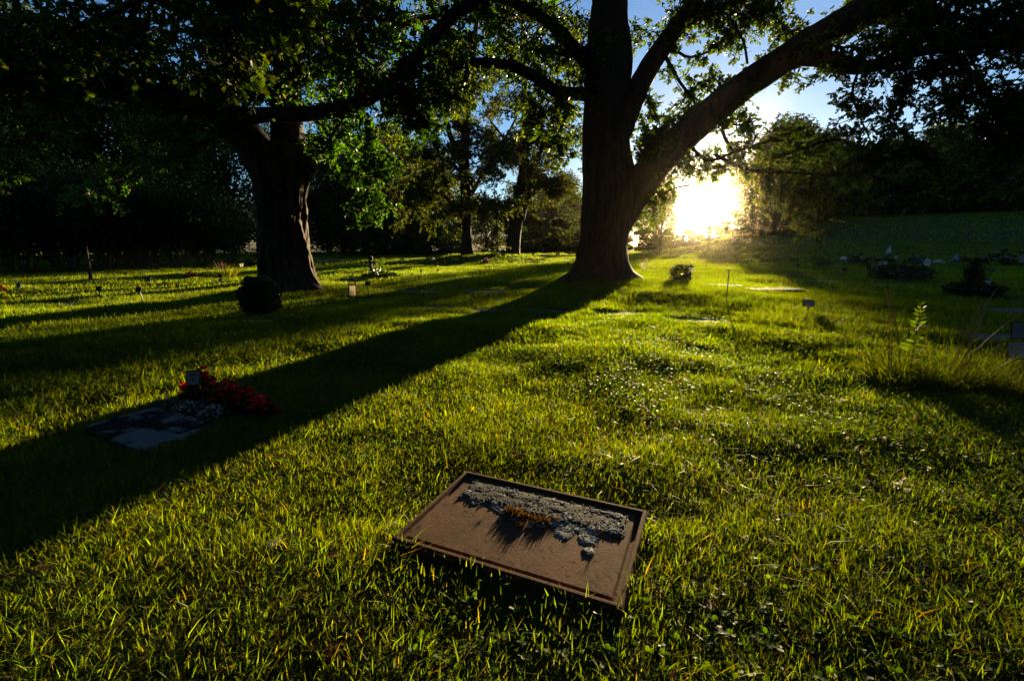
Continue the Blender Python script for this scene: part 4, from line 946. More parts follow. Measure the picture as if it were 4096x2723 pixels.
# ------------------------------------------------------------------ grave markers on stakes
def milky():
    m, nt, o = mat('milky_plastic'); t = N(nt, 'ShaderNodeBsdfTranslucent', _Color=(.9, .86, .78, 1)); d = N(nt, 'ShaderNodeBsdfDiffuse', _Color=(.75, .73, .68, 1)); x = N(nt, 'ShaderNodeMixShader')
    x.inputs[0].default_value = .3; L(nt, t.outputs[0], x.inputs[1]); L(nt, d.outputs[0], x.inputs[2]); L(nt, x.outputs[0], o.inputs['Surface']); return m
M['pane2'] = milky()
def marker(p, w, h, zc, label, lean=(0, 0), rz=0.0, face='black', frame='black', tilt=.35, text=None, group=None, name='grave_marker', low=False):
    root = thing(name, label, 'grave marker', p, rz, group)
    top = Vector((lean[0], lean[1], zc)); mb = MB()
    mb.tube([(0, 0, -.12), (top.x * .5, top.y * .5, zc * .5), tuple(top)], [.007, .009, .011], 6); mb.build('stake', M['black'], root)
    m = Matrix.Rotation(-tilt, 3, 'X'); f = MB(); fw = .008
    f.box(top, (w, .008, h), m); f.build('frame', M[frame], root, bevel=.002)
    pl = MB(); pl.box(top + m @ Vector((0, -.0055, 0)), (w - 2 * fw, .004, h - 2 * fw), m); q = pl.build('plate', M[face], root)
    if text:
        for i, row in enumerate(text):
            lt = MB()
            tot = sum(row) + .006 * (len(row) - 1); x = -tot / 2
            for s_ in row:
                lt.box(top + m @ Vector((x + s_ / 2, -.009, h * (.20 - .30 * i))), (s_, .002, h * .10), m); x += s_ + .006
            lt.build('lettering', M['letter'], q)
    if low:
        l2 = MB(); l2.box(top + Vector((0, -.01, -h * 1.15)), (w * .95, .008, h * .9), m); l2.build('lower_plate', M['white'], root, bevel=.002)
    return root
def mk(px, base, top, w, label, **k):   # base and plate-top rows as seen
    p = G(px, base); d = math.hypot(p[0], p[1]); s = d * cp / F * 1.03
    H = (base - top) * s; h = k.pop('h', w * .78)
    return marker(p, w * s, h * s, H - h * s / 2, label, **k)
mk(790, 1618, 1499, 46, 'framed white name plate on a dark stake among red begonias', face='plate', h=52, text=[(.012, .004, .012), (.010,)], tilt=.25, rz=.12)
mk(4105, 1450, 1340, 120, 'wide two part name plate at the right edge among tall grasses', face='plate', h=46, text=[(.03, .008, .03, .04), (.05, .02)], low=True, tilt=.15)
mk(82, 1178, 1146, 11, 'tiny dark marker at the far left below the lantern and red flowers', h=14)
mk(578, 1218, 1163, 16, 'dark marker leaning left at the edge of the cherry shadow', h=17, lean=(-.06, 0))
mk(402, 1196, 1158, 16, 'dark marker standing behind the bright green weeds', h=14)
mk(600, 1144, 1116, 11, 'tiny marker in the far striped grass left of the red begonia clump', h=15)
mk(886, 1150, 1104, 13, 'marker with a pale lower plate in front of the golden grass tuft', h=13, low=True)
mk(1474, 1192, 1130, 18, 'dark marker with a notched plate just right of the lantern', h=15)
mk(1337, 1108, 1090, 7, 'tiny pale marker beyond the cherry trunk on the lit grass', h=8, face='plate')
mk(1685, 1104, 1080, 7, 'tiny dark marker on the edge of the far lit grass, left of the slender trees', h=9)
mk(1752, 1092, 1078, 8, 'tiny dark marker in shade before the left slender tree', h=7)
mk(1958, 1086, 1064, 6, 'tiny thin marker in shade before the right slender tree', h=7)
mk(2194, 1081, 1066, 6, 'tiny thin marker on shaded grass between the slender trees and the oak', h=6)
mk(2272, 1070, 1049, 9, 'small dark lantern shaped marker left of the oak base', h=8)
mk(2905, 1204, 1092, 20, 'tall thin marker post with a flat top, standing before the glowing slab', h=5, tilt=1.2)
mk(3229, 1254, 1208, 38, 'small blue grey plate marker in rough grass at the shade edge', face='plate', h=23)
mk(3189, 1092, 1062, 13, 'slim marker standing in the round earth bed', h=7)
mk(3371, 1110, 1078, 16, 'reddish dark marker on a leaning stake in the shaded right lawn', h=12, lean=(.02, 0), frame='wood', face='wood')
mk(3470, 1098, 1064, 15, 'dark upright marker left of the low spreading shrub', h=18, frame='wood', face='wood')
mk(3958, 1112, 1085, 22, 'dark marker right of the dark juniper', h=9)
mk(2569, 1096, 1053, 15, 'white plate marker glowing in the sun beside the oak root', h=23, face='pane2', frame='pane2', lean=(.02, 0), rz=.3)
mk(2584, 1093, 1039, 6, 'narrow white tag glowing behind the white plate by the oak root', h=17, face='pane2', frame='pane2', lean=(.05, 0), rz=.8)
def stick(px, base, tx, ty, label, r=.006, mt='wood'):
    p = G(px, base); d = p[1]; q = at(tx, ty, d); mb = MB()
    mb.tube([(0, 0, -.08), tuple((np.array(q) - p) * .5 + [.004, 0, 0]), tuple(np.array(q) - p)], [r, r * .9, r * .6], 6)
    o = mb.build('leaning_stick', M[mt], None, smooth=True); o.location = p; tag(o, label, 'stick')
stick(1148, 1253, 1169, 1196, 'thin dark stick leaning in the bed right of the round bush')
stick(940, 1112, 925, 1086, 'pale stick leaning against the golden grass tuft', .012, 'stem')

# posts and cross
def wood_post():
    p = G(363, 1128); q = at(345, 985, p[1] + .1); root = thing('wooden_post', 'tall slim dark wooden post leaning left in the far left lawn', 'post', p)
    v = Vector(np.array(q) - p); mb = MB(); mb.tube([(0, 0, -.2), tuple(v * .45), tuple(v)], [.045, .042, .020], 8); mb.build('post', M['wood'], root)
    b = MB(); b.box(v * .62 + Vector((.01, 0, 0)), (.22, .03, .03)); b.build('crossbar', M['wood'], root, bevel=.004)
wood_post()
def carved_cross():
    p = G(1486, 1094); s = p[1] * cp / F; root = thing('wooden_cross', 'dark carved wooden cross with a round head beside the flowering spires', 'cross', p); H = 66 * s
    mb = MB(); mb.box((0, 0, H * .42 - .1), (9 * s, 7 * s, H * .84 + .2)); mb.build('upright', M['wood'], root, bevel=.008)
    a = MB(); a.box((-12.6 * s, 0, H * .66), (16 * s, 6 * s, 8 * s)); a.box((12.6 * s, 0, H * .66), (16 * s, 6 * s, 8 * s))
    for sx in (-1, 1): a.ball((sx * 21 * s, 0, H * .66), 6 * s, 10, 6)
    a.build('arm', M['wood'], root, bevel=.004)
    h = MB(); h.tube([(0, -3.4 * s, H * .92), (0, 3.4 * s, H * .92)], [9.5 * s, 9.5 * s], 20); h.build('round_head', M['wood'], root, bevel=.004)
carved_cross()

# ------------------------------------------------------------------ lanterns
def glass_mat():
    m, nt, o = mat('frosted_pane')
    a = N(nt, 'ShaderNodeBsdfTranslucent', _Color=(.85, .8, .7, 1)); b = N(nt, 'ShaderNodeBsdfTransparent', _Color=(.9, .88, .8, 1)); g = N(nt, 'ShaderNodeBsdfGlossy', _Roughness=.15)
    x = N(nt, 'ShaderNodeMixShader'); x.inputs[0].default_value = .35; y = N(nt, 'ShaderNodeMixShader'); y.inputs[0].default_value = .08
    L(nt, a.outputs[0], x.inputs[1]); L(nt, b.outputs[0], x.inputs[2]); L(nt, x.outputs[0], y.inputs[1]); L(nt, g.outputs[0], y.inputs[2]); L(nt, y.outputs[0], o.inputs['Surface'])
    return m
M['pane'] = glass_mat()
def lantern():
    s = LANT[1] * cp / F; w = 31 * s; H = 86 * s; hb = 70 * s
    root = thing('lantern', 'dark metal lantern with frosted panes and slotted top, glowing in low sun', 'lantern', LANT, .32)
    b = MB(); b.box((0, 0, .012), (w, w, .024)); b.build('base', M['black'], root, bevel=.002)
    for sx in (-1, 1):
        for sy in (-1, 1):
            q = MB(); q.box((sx * (w / 2 - .008), sy * (w / 2 - .008), hb / 2 + .012), (.016, .016, hb - .026)); q.build('corner_post', M['black'], root)
    for k in range(4):                  # slotted band and pane on each side
        m = Matrix.Rotation(k * math.pi / 2, 3, 'Z'); q = MB(); z0, z1 = hb * .72, hb
        q.box(m @ Vector((0, -w / 2 + .006, z0)), (w - .034, .008, .014), m); q.box(m @ Vector((0, -w / 2 + .006, z1 - .006)), (w - .034, .008, .014), m)
        for j in range(-2, 3): q.box(m @ Vector((j * w * .16, -w / 2 + .006, (z0 + z1) / 2)), (w * .05, .007, z1 - z0 - .022), m)
        q.build('slotted_band', M['black'], root)
        g = MB(); g.box(m @ Vector((0, -w / 2 + .010, hb * .36 + .01)), (w - .036, .003, hb * .66), m); g.build('pane', M['pane'], root)
    t = MB(); t.box((0, 0, hb + .006), (w * 1.04, w * 1.04, .012)); t.build('lid', M['black'], root, bevel=.003)
    c = MB(); cw = w * .5
    for sx in (-1, 1):
        for sy in (-1, 1): c.box((sx * cw * .44, sy * cw * .44, (hb + H) / 2 + .004), (cw * .14, cw * .14, H - hb - .02))
    for k in range(4):
        m = Matrix.Rotation(k * math.pi / 2, 3, 'Z'); c.box(m @ Vector((0, -cw * .44, (hb + H) / 2 + .004)), (cw * .2, cw * .1, H - hb - .02), m)
    c.box((0, 0, H), (cw * 1.08, cw * 1.08, .014)); c.build('chimney', M['black'], root)
    cd = MB(); cd.tube([(0, 0, .025), (0, 0, hb * .4)], [w * .2, w * .2], 14); cd.build('candle', M['palestone_glint'], root, smooth=False)
lantern()
def lamp(px, base, top, w, label, roof='black', post=.45, pane='pane', group='small grave lanterns across the lawn'):
    p = G(px, base); s = math.hypot(p[0], p[1]) * cp / F; H = (base - top) * s; w *= s
    root = thing('grave_lantern', label, 'lantern', p, 0, group); hb = H * post
    a = MB(); a.tube([(0, 0, -.08), (0, 0, hb)], [w * .12, w * .12], 8); a.tube([(0, 0, hb), (0, 0, hb + .02 * H)], [w * .42, w * .42], 8); a.build('post', M[roof], root)
    g = MB(); g.tube([(0, 0, hb + .03 * H), (0, 0, H * .80)], [w * .30, w * .46], 6); g.build('glass', M[pane], root)
    r = MB(); r.tube([(0, 0, H * .80), (0, 0, H * .84), (0, 0, H * .97), (0, 0, H)], [w * .52, w * .52, w * .12, w * .05], 8); r.build('roof', M[roof], root)
    return root
lamp(92, 1090, 1046, 20, 'large grave lantern at the far left, left one of the two beside the red flowers', post=.42)
lamp(112, 1090, 1043, 20, 'large grave lantern at the far left, right one touching the red flowers', post=.42)
lamp(620, 1074, 1049, 16, 'pale grave lantern, left one of the two before the sunlit shrub stems', post=.3)
lamp(662, 1076, 1044, 13, 'grave lantern on a thin post, right one of the two before the shrub stems', post=.5)
lamp(968, 1077, 1052, 15, 'grey grave lantern in front of the shrubs left of the cherry trunk', post=.3)
lamp(2760, 1128, 1060, 21, 'dark roofed lantern with a glowing white pane behind the small lit bush', post=.55, pane='pane2')

# ------------------------------------------------------------------ plants in the lawn
def tuft(p, label, n, h, spread, lean, col, stalks=(), name='grass_tuft', scol=(.20, .10, .04), w=.006):
    root = thing(name, label, 'grass tuft', p); Vs, Fs, Cs = [], [], []; o = 0
    for i in range(n):
        a = random.uniform(0, 6.28); q = spread * math.sqrt(random.random()) * .45
        d = Vector((math.cos(a) * random.uniform(.1, .9) + lean[0], math.sin(a) * random.uniform(.1, .9) + lean[1], 1.0))
        b = wander((q * math.cos(a), q * math.sin(a), 0), d, h * random.uniform(.5, 1.2), 6, .06, .16); f = random.uniform(0, 3.14); sx, sy = math.cos(f), math.sin(f)
        for j, c in enumerate(b):
            ww = w * (1 - j / 6.5) * .5; Vs += [(c.x - sx * ww, c.y - sy * ww, c.z), (c.x + sx * ww, c.y + sy * ww, c.z)]
        for j in range(6): Fs.append((o + 2 * j, o + 2 * j + 1, o + 2 * j + 3, o + 2 * j + 2))
        o += 14; Cs.append(tints(1, col, .3).repeat(14, 0))
    np_mesh('blades', np.array(Vs), np.array(Fs), M['grass'], root, np.vstack(Cs))
    P, A, S = [], [], []
    for tip in stalks:
        mb = MB(); e = Vector(np.array(tip) - np.array(p)); s0 = Vector((e.x * .12 + random.uniform(-.05, .05), e.y * .12, 0))
        q = smooth_path([s0, s0.lerp(e, .5) + Vector((0, 0, e.z * .13)), e], 8); m = len(q)
        mb.tube(q, [.0036 - .0018 * i / m for i in range(m)], 4, True)
        for i in range(m * 2 // 3, m):
            for _ in range(4): mb.tube([q[i], q[i] + (q[i] - q[i - 1]) * .5 + Vector((random.gauss(0, .006), random.gauss(0, .006), random.gauss(0, .006)))], [.0022, .0006], 3, False)
        mb.build('seed_stalk', M['straw'], root)
    return root
M['straw'] = solid('dry_straw', (.26, .13, .045), (.42, .24, .09), .6, 30, .1)
p = G(888, 1112); d = p[1]
tuft(p, 'golden dry grass tuft glowing left of the cherry trunk', 260, .45, .9, (0, 0), (.10, .10, .02), [at(px, py, d + random.uniform(-.2, .2)) for px, py in ((855, 1046), (862, 1060), (872, 1050), (880, 1062), (893, 1055), (905, 1060), (915, 1066), (920, 1062), (845, 1090), (868, 1072), (900, 1072), (886, 1046))], w=.02)
p = G(3790, 1530); d = p[1]
tuft(p, 'long drooping grass tuft with rust coloured seed stalks, right of the leafy weed', 420, .34, .55, (-.1, -.2), (.045, .065, .012), [at(px, py, d + o_) for px, py, o_ in ((3978, 1166, .3), (3952, 1200, .25), (3925, 1215, .2), (3905, 1260, .1), (4066, 1262, .3), (4020, 1300, .2), (3960, 1280, .15), (4064, 1335, .0))])
p = G(3590, 1520); d = p[1]
tuft(p, 'long grass tuft with thin stalks leaning left, left of the leafy weed', 300, .30, .5, (-.25, -.2), (.045, .065, .012), [at(px, py, d + o_) for px, py, o_ in ((3546, 1148, .25), (3562, 1170, .2), (3336, 1315, .2), (3298, 1382, .0), (3562, 1218, .1), (3350, 1492, -.3))])
p = G(4030, 1560); tuft(p, 'dark long grass tuft in front of the two part name plate', 380, .30, .55, (-.1, -.2), (.038, .05, .012), [at(4090, 1440, p[1]), at(4075, 1390, p[1] + .1)])
p = G(3180, 1300); tuft(p, 'rough grass mound in front of the blue grey marker at the shade edge', 520, .28, 1.0, (.1, -.1), (.05, .075, .010), [])
p = G(3060, 1290); tuft(p, 'low rough grass clump left of the blue grey marker mound', 320, .20, .8, (.1, -.1), (.05, .08, .010), [])
def weed(p, top, label, n=46, col=(.11, .15, .024), ls=.085, name='leafy_weed'):
    root = thing(name, label, 'weed', p); e = Vector(np.array(top) - np.array(p)); q = smooth_path([(0, 0, -.02), tuple(e * .5 + Vector((-.008, 0, 0))), tuple(e)], 10); mb = MB(); m = len(q)
    mb.tube(q, [.005 - .003 * i / m for i in range(m)], 6); mb.build('stem', M['stem'], root, smooth=True); P, A, S = [], [], []
    for i in range(n):
        t = .12 + .88 * i / n; j = int(t * (m - 1.001)); a = i * 2.4; P.append(tuple(q[j])); A.append((math.cos(a), math.sin(a), .25 + .8 * t ** 3)); S.append(ls * (1.15 - .75 * t) * random.uniform(.8, 1.15))
    build_leaves('foliage', ELL_T * [.75, 1, 1], ELL_F, np.array(P), np.array(A), np.array(S), tints(n, col, .2), M['cherry_leaf'], root, 1.6)
    return root
p = G(3640, 1500); weed(p, at(3688, 1206, p[1] + .02), 'tall leafy goldenrod weed rising from the long grass on the right', 64, ls=.105)
p = G(430, 1202)
for k, (px, py, ty, lb) in enumerate(((412, 1206, 1170, 'bright green weed sprig left in the clump by the dark slab'), (440, 1210, 1182, 'bright green weed sprig in the middle of the clump by the dark slab'), (468, 1208, 1186, 'bright green weed sprig right in the clump by the dark slab'))):
    q = G(px, py); weed(q, at(px + 6, ty, q[1]), lb, 26, (.075, .11, .015), .10)
for (px, base, ty, lb) in ((1506, 1100, 1042, 'flowering spire left in the clump beside the carved cross'), (1520, 1102, 1036, 'flowering spire in the middle of the clump beside the carved cross'), (1531, 1104, 1030, 'tallest flowering spire of the clump, right of the carved cross')):
    q = G(px, base); weed(q, at(px + 2, ty, q[1]), lb, 60, (.06, .085, .016), .16, 'flowering_spire')
px_f(1525, 1112, .55, .35, .22, 'leafy green clump at the foot of the flowering spires', 'leafy_clump', 'plant', (.055, .085, .012), (.06, .09, .012), nl=500, nf=2, ls=.09, fs=.02)
# small lit bush beside the oak and shrubs on the right
p = G(2722, 1126); boxwood(p, .27, 'small_bush', 'small dense bush with sunlit rim beside the oak', 'bush', 2600, .8, .04, (.05, .06, .012))
p = G(3600, 1122); b_ = boxwood(p, .62, 'spreading_shrub', 'low wide dark shrub spreading over the lawn on the right', 'shrub', 3000, .42, .06, (.034, .046, .012)); b_.scale = (1.3, 1, .85)
p = G(3890, 1178); b_ = boxwood(p, .42, 'ground_shrub', 'low dark ground cover shrub below the juniper on the right', 'shrub', 1800, .35, .06, (.034, .044, .012)); b_.scale = (1.2, 1, .8)
def juniper(p, h, w, label, n=2600, name='juniper', leaf=.055):
    root = thing(name, label, 'conifer', p); t = Tree(); t.limb([Vector((0, 0, -.1)), Vector((.01, 0, h * .5)), Vector((0, 0, h * .95))], .03, .006, 6, 3, .05)
    for i in range(26):
        z = h * random.uniform(.08, .85); a = random.uniform(0, 6.28); r = w * (1.1 - z / h) * random.uniform(.6, 1.1); e = Vector((r * math.cos(a), r * math.sin(a), z + r * .9)); q = t.limb([Vector((0, 0, z)), Vector((0, 0, z)).lerp(e, .5), e], .008, .003, 4, 3)
        for _ in range(n // 26):
            c = q[random.randrange(len(q))]; t.leaf(c + Vector((random.gauss(0, .035), random.gauss(0, .035), random.gauss(0, .035))) * (h / .8), (math.cos(a) * .5 + random.gauss(0, .4), math.sin(a) * .5 + random.gauss(0, .4), 1), leaf * random.uniform(.6, 1.3))
    t.finish_local(root, M['bark'], M['box_leaf'], RH_T * [.35, 1, 1], RH_F, lambda m: tints(m, (.022, .036, .014), .25)); return root
def _fl(s, root, bark, leafm, T, Fc, col):
    s.mb.build('trunk', bark, root, smooth=True); build_leaves('foliage', T, Fc, np.array(s.P), np.array(s.A), np.array(s.S), col(len(s.P)), leafm, root, .5)
Tree.finish_local = _fl
p = G(3880, 1176); juniper(p, .80, .27, 'dark upright juniper in the shaded lawn on the right')
p = G(3838, 1148); px_f(3826, 1152, .07, .07, .10, 'pale potted plant at the left foot of the juniper', 'potted_plant', 'plant', (.25, .28, .26), (.4, .4, .4), nl=60, nf=14, ls=.05, fs=.03)
lamp(3914, 1150, 1130, 12, 'small shaded lantern at the right foot of the juniper, left one of the pair', post=.35)
lamp(3946, 1152, 1126, 15, 'small shaded lantern at the right foot of the juniper, right one of the pair', post=.35)
# ------------------------------------------------------------------ far grave plots
far_g = 'plants and ornaments on the far grave plots'
def far_flowers(px, py, w, h, lc, pc, label, nl=70, nf=14):
    p = G(px, py); s = math.hypot(p[0], p[1]) * cp / F
    return flowers(p, w * s / 2, w * s / 3, h * s, label, 'grave_plant', 'plant', lc, pc, nl=nl, nf=nf, ls=.30 * h * s, fs=.22 * h * s, group=far_g)
far_flowers(148, 1092, 30, 12, gl, (.75, .03, .04), 'bright red flowers beside the two large lanterns at the far left', 60, 50)
far_flowers(4, 1166, 24, 16, gl, (.6, .02, .02), 'red flowers cut by the left edge of the picture', 60, 40)
far_flowers(105, 1094, 26, 14, (.06, .08, .03), (.3, .3, .2), 'green plant at the foot of the two large lanterns at the far left', 60, 6)
far_flowers(892, 1078, 18, 16, gl, (.7, .02, .02), 'round red flower head in front of the shrub stems', 40, 40)
far_flowers(768, 1116, 50, 22, gl, (.22, .04, .03), 'dull red begonia clump in shade left of the golden grass tuft', 120, 60)
far_flowers(1006, 1066, 46, 34, (.06, .09, .012), (.1, .12, .02), 'bright leafy plant at the left foot of the cherry trunk', 160, 3)
far_flowers(1276, 1052, 22, 9, (.05, .06, .03), (.5, .52, .5), 'white flowered plant just right of the cherry trunk, nearer one of the two', 40, 26)
far_flowers(1304, 1054, 22, 9, (.05, .06, .03), (.5, .52, .5), 'white flowered plant right of the cherry trunk, farther right one of the two', 40, 26)
dk = 'low dark plant on the shaded far grave plots between the cherry and the slender trees'
random.seed(5)
dk_first = None
for (px, py, w, h) in ((1272, 1024, 34, 16), (1360, 1016, 26, 12), (1408, 1018, 22, 14), (1428, 1020, 26, 18), (1338, 1038, 16, 10), (1366, 1038, 26, 14), (1392, 1036, 22, 16), (1420, 1036, 18, 14), (1452, 1044, 14, 22), (1295, 1066, 22, 14), (1415, 1066, 10, 10), (1576, 1060, 26, 18), (1540, 1052, 14, 10), (1692, 1056, 34, 14), (1755, 1050, 34, 18), (1780, 1056, 26, 14), (1800, 1052, 20, 12), (1330, 1012, 20, 8), (1470, 1022, 20, 10), (1650, 1046, 22, 10), (2050, 1046, 24, 14), (2105, 1046, 22, 18), (2180, 1042, 24, 22), (2215, 1040, 22, 26)):
    p = G(px, py); s = math.hypot(p[0], p[1]) * cp / F
    if dk_first is None: dk_first = far_flowers(px, py, w, h, (.028, .04, .014), (.05, .04, .02), dk, 60, 6); dk_w = w * s
    else: dup(dk_first, p, random.uniform(0, 6), w * s / dk_w, dk)
far_flowers(1736, 1050, 14, 16, gl, (.5, .5, .55), 'small white ornament like flower on the far plots left of the slender trees', 20, 20)
far_flowers(1605, 1050, 22, 20, (.05, .08, .06), (.1, .14, .1), 'blue green plant on the far plots before the dark hedge', 60, 6)
far_flowers(1945, 1048, 18, 26, (.04, .06, .02), (.30, .14, .24), 'pink flowering plant behind the left slender trunk', 40, 30)
far_flowers(1965, 1052, 36, 12, (.07, .10, .015), (.1, .12, .02), 'lit green plant between the two slender trunks', 80, 4)
far_flowers(2232, 1024, 18, 16, gl, (.4, .06, .04), 'small red plant on the sunlit bank left of the oak', 40, 30)
for (px, py, lb) in ((1612, 1052, 'small grey flat stone before the far hedge'), (1345, 1046, 'pale flat stone on the shaded plots right of the cherry'), (2130, 1052, 'small grey stone right of the forked slender trunk')):
    p = G(px, py); mb = MB(); mb.box((0, 0, .02), (.8, .45, .16)); o = mb.build('flat_gravestone', M['granite'], None, bevel=.02); o.location = p; tag(o, lb, 'gravestone')
# right hand row, on the foot of the hill
dr = 'dark low plant in the row of graves at the foot of the hill'
r_first = None
for (px, py, w, h) in ((3055, 1050, 30, 16), (3110, 1048, 26, 14), (3175, 1046, 34, 16), (3260, 1044, 30, 18), (3290, 1066, 50, 24), (3430, 1058, 60, 26), (3410, 1046, 40, 20), (3490, 1048, 40, 26), (3550, 1050, 46, 26), (3655, 1056, 50, 30), (3690, 1056, 40, 20), (3850, 1052, 40, 26), (3870, 1054, 30, 20), (3990, 1062, 70, 24), (4060, 1060, 60, 26), (3000, 1050, 26, 14), (2950, 1048, 22, 12)):
    p = G(px, py); s = math.hypot(p[0], p[1]) * cp / F
    if r_first is None: r_first = far_flowers(px, py, w, h, (.030, .042, .012), (.09, .04, .02), dr, 90, 10); r_w = w * s
    else: dup(r_first, p, random.uniform(0, 6), w * s / r_w, dr)
far_flowers(3322, 1060, 22, 12, gl, (.45, .16, .03), 'orange and red flower clump at the foot of the hill', 40, 22)
far_flowers(3555, 1046, 26, 12, gl, (.75, .50, .02), 'yellow flowers at the foot of the hill below the pair of white figures', 30, 14)
far_flowers(3588, 1040, 14, 10, gl, (.5, .04, .04), 'red flower at the foot of the hill right of the yellow flowers', 20, 14)
far_flowers(3750, 1058, 40, 12, (.03, .05, .02), (.55, .58, .6), 'bed of white flowers at the foot of the hill', 60, 50)
far_flowers(3848, 1050, 18, 10, gl, (.5, .14, .02), 'orange flowers at the foot of the hill left of the purple ones', 20, 20)
far_flowers(3936, 1050, 36, 10, gl, (.20, .04, .16), 'purple flowers at the foot of the hill near the right edge', 40, 30)
far_flowers(3815, 1056, 18, 22, (.05, .07, .08), (.4, .46, .6), 'pale blue flowers at the foot of the hill', 30, 20)
far_flowers(3678, 1052, 14, 16, (.04, .10, .11), (.05, .22, .24), 'turquoise ornament like plant beside the cluster of lanterns', 20, 20)
def white_dome(px, py, w, label):
    p = G(px, py); s = math.hypot(p[0], p[1]) * cp / F; root = thing('globe_lamp', label, 'lantern', p); a = MB(); a.tube([(0, 0, -.05), (0, 0, 8 * s)], [2 * s, 2 * s], 8); a.build('post', M['black'], root)
    b = MB(); b.ball((0, 0, 14 * s), w * s / 2, 14, 10, .75); b.build('globe', M['white'], root, smooth=True); c = MB(); c.tube([(0, 0, 14 * s + w * s * .36), (0, 0, 14 * s + w * s * .46)], [w * s * .2, w * s * .12], 10); c.build('cap', M['white'], root)
white_dome(3371, 1050, 18, 'white round globe lamp at the foot of the hill')
for (px, top, w, lb) in ((3519, 1046, 8, 'small white grave light below the yellow flowers, left of the three'), (3534, 1045, 8, 'small white grave light below the yellow flowers, middle of the three'), (3541, 1046, 7, 'small white grave light below the yellow flowers, right of the three')):
    lamp(px, 1068, top, w, lb, post=.15, pane='white')
for (px, top, w, lb) in ((3694, 1050, 9, 'white topped lantern in the dark cluster, left of the three'), (3704, 1044, 12, 'tallest white topped lantern in the dark cluster'), (3713, 1050, 9, 'white topped lantern in the dark cluster, right of the three')):
    lamp(px, 1074, top, w, lb, roof='white', post=.3)
lamp(3580, 1050, 1022, 9, 'grey lantern at the foot of the hill right of the pair of white figures', post=.4)
lamp(3345, 1072, 1060, 8, 'small white cup light beside the orange flower clump', post=.1, pane='white')
lamp(4085, 1066, 1040, 26, 'dark lantern cut by the right edge at the foot of the hill', post=.4)
def figure(px, py, top, label):
    p = G(px, py); s = math.hypot(p[0], p[1]) * cp / F; H = (py - top) * s; root = thing('white_figure', label, 'ornament', p)
    a = MB(); a.tube([(0, 0, -.05), (0, 0, H * .48)], [1.2 * s, 1.2 * s], 6); a.build('post', M['black'], root)
    b = MB(); b.tube([(0, 0, H * .46), (0, 0, H * .55), (0, 0, H * .66), (0, 0, H * .74), (0, 0, H * .80), (0, 0, H)], [2.6 * s, 4 * s, 4.6 * s, 3 * s, 1.2 * s, .8 * s], 10); b.build('body', M['white'], root, smooth=True)
figure(3544, 1046, 1002, 'small white bird like ornament on a post, left one of the pair')
figure(3551, 1046, 994, 'taller white bird like ornament on a post, right one of the pair')
# ------------------------------------------------------------------ fallen leaves and clover heads
T_FALL = OAK_T * [1.3, 1, 1]; T_FALL = T_FALL.copy(); T_FALL[:, 2] += .5 * T_FALL[:, 0] ** 2 + .28 * np.sin(T_FALL[:, 1] * 5) * .3
def fallen(px, py, size, col, label, oak_=True, up=.028, tilt=.5):
    p = G(px, py); T = T_FALL if oak_ else ELL_T * [1.7, 1, 1.5]
    a = np.array([[math.cos(px * 1.7), math.sin(px * 1.7), random.gauss(0, .12)]]); Rm = frames(a, upbias=6)[0]
    V = (T - [0, .5, 0]) @ Rm.T * size
    o = np_mesh('fallen_leaf', V, (OAK_F if oak_ else ELL_F), M['dry_leaf'], None, np.array(col)); o.location = (p[0], p[1], p[2] + up)
    tag(o, label, 'leaf', 'fallen leaves on the lawn')
br, org, tan_, pale = (.20, .06, .02), (.36, .12, .03), (.24, .15, .07), (.13, .14, .09)
for a in ((100, 1738, .085, org, 'orange fallen leaf on the lit grass at the left, left of the dark patched gravestone', False), (165, 2315, .075, (.15, .10, .05), 'tan leaf lying in the grass at the lower left', False), (340, 2065, .07, tan_, 'pale tan leaf on the shadow edge at the left', False), (1135, 2200, .11, pale, 'grey green curled leaf lying left of the brown gravestone', True), (1350, 2238, .07, br, 'red brown leaf in the grass near the left corner of the brown gravestone', True),
          (1368, 2370, .07, pale, 'pale leaf below the left corner of the brown gravestone', True), (2585, 1955, .05, (.13, .045, .02), 'reddish curled leaf behind the right corner of the brown gravestone', True), (3365, 1620, .12, org, 'orange curled leaf in the shaded grass on the right', True), (1330, 2640, .07, br, 'brown leaf at the bottom edge left of centre', True), (1240, 2410, .05, br, 'small brown leaf in the lower left grass', True), (1590, 2415, .06, pale, 'pale leaf in front of the brown gravestone', False),
          (1240, 1676, .08, br, 'brown leaf near the shadow edge right of the begonias', True), (1920, 1735, .08, tan_, 'tan leaf in the middle of the lit lawn', True), (715, 1512, .11, br, 'brown leaf on the grass left of the white name plate', False), (440, 1280, .16, org, 'yellow orange leaf on the lit strip left of the round bush', False), (230, 1338, .16, br, 'brown leaf in the shade band at the left', False), (470, 1430, .12, tan_, 'tan leaf in the wide shade band on the left', False), (795, 1272, .14, org, 'orange leaf on the lit strip before the round bush', False),
          (2450, 2660, .07, pale, 'pale leaf at the bottom edge right of centre', False), (3960, 2480, .06, br, 'brown leaf near the lower right corner', True), (3180, 2270, .05, pale, 'pale leaf in the lower right grass', False), (2850, 2450, .06, br, 'brown leaf right of the brown gravestone near the bottom', True)):
    fallen(*a)
def clover(px, py, label='small white clover head in the grass right of the brown gravestone', col=(.55, .48, .42), g='white clover heads in the lawn'):
    p = G(px, py); root = thing('clover_head', label, 'flower', p, 0, g); mb = MB(); mb.tube([(0, 0, 0), (.004, 0, .05)], [.0012, .0012], 3); mb.build('stem', M['straw'], root); n = 26
    P = np.tile([.004, 0, .052], (n, 1)); A = rng.normal(size=(n, 3)) + [0, 0, .5]; build_leaves('florets', ELL_T, ELL_F, P, A, rng.uniform(.007, .012, n), tints(n, col, .15), M['petal'], root, 0)
    return root
c0 = clover(3150, 1805)
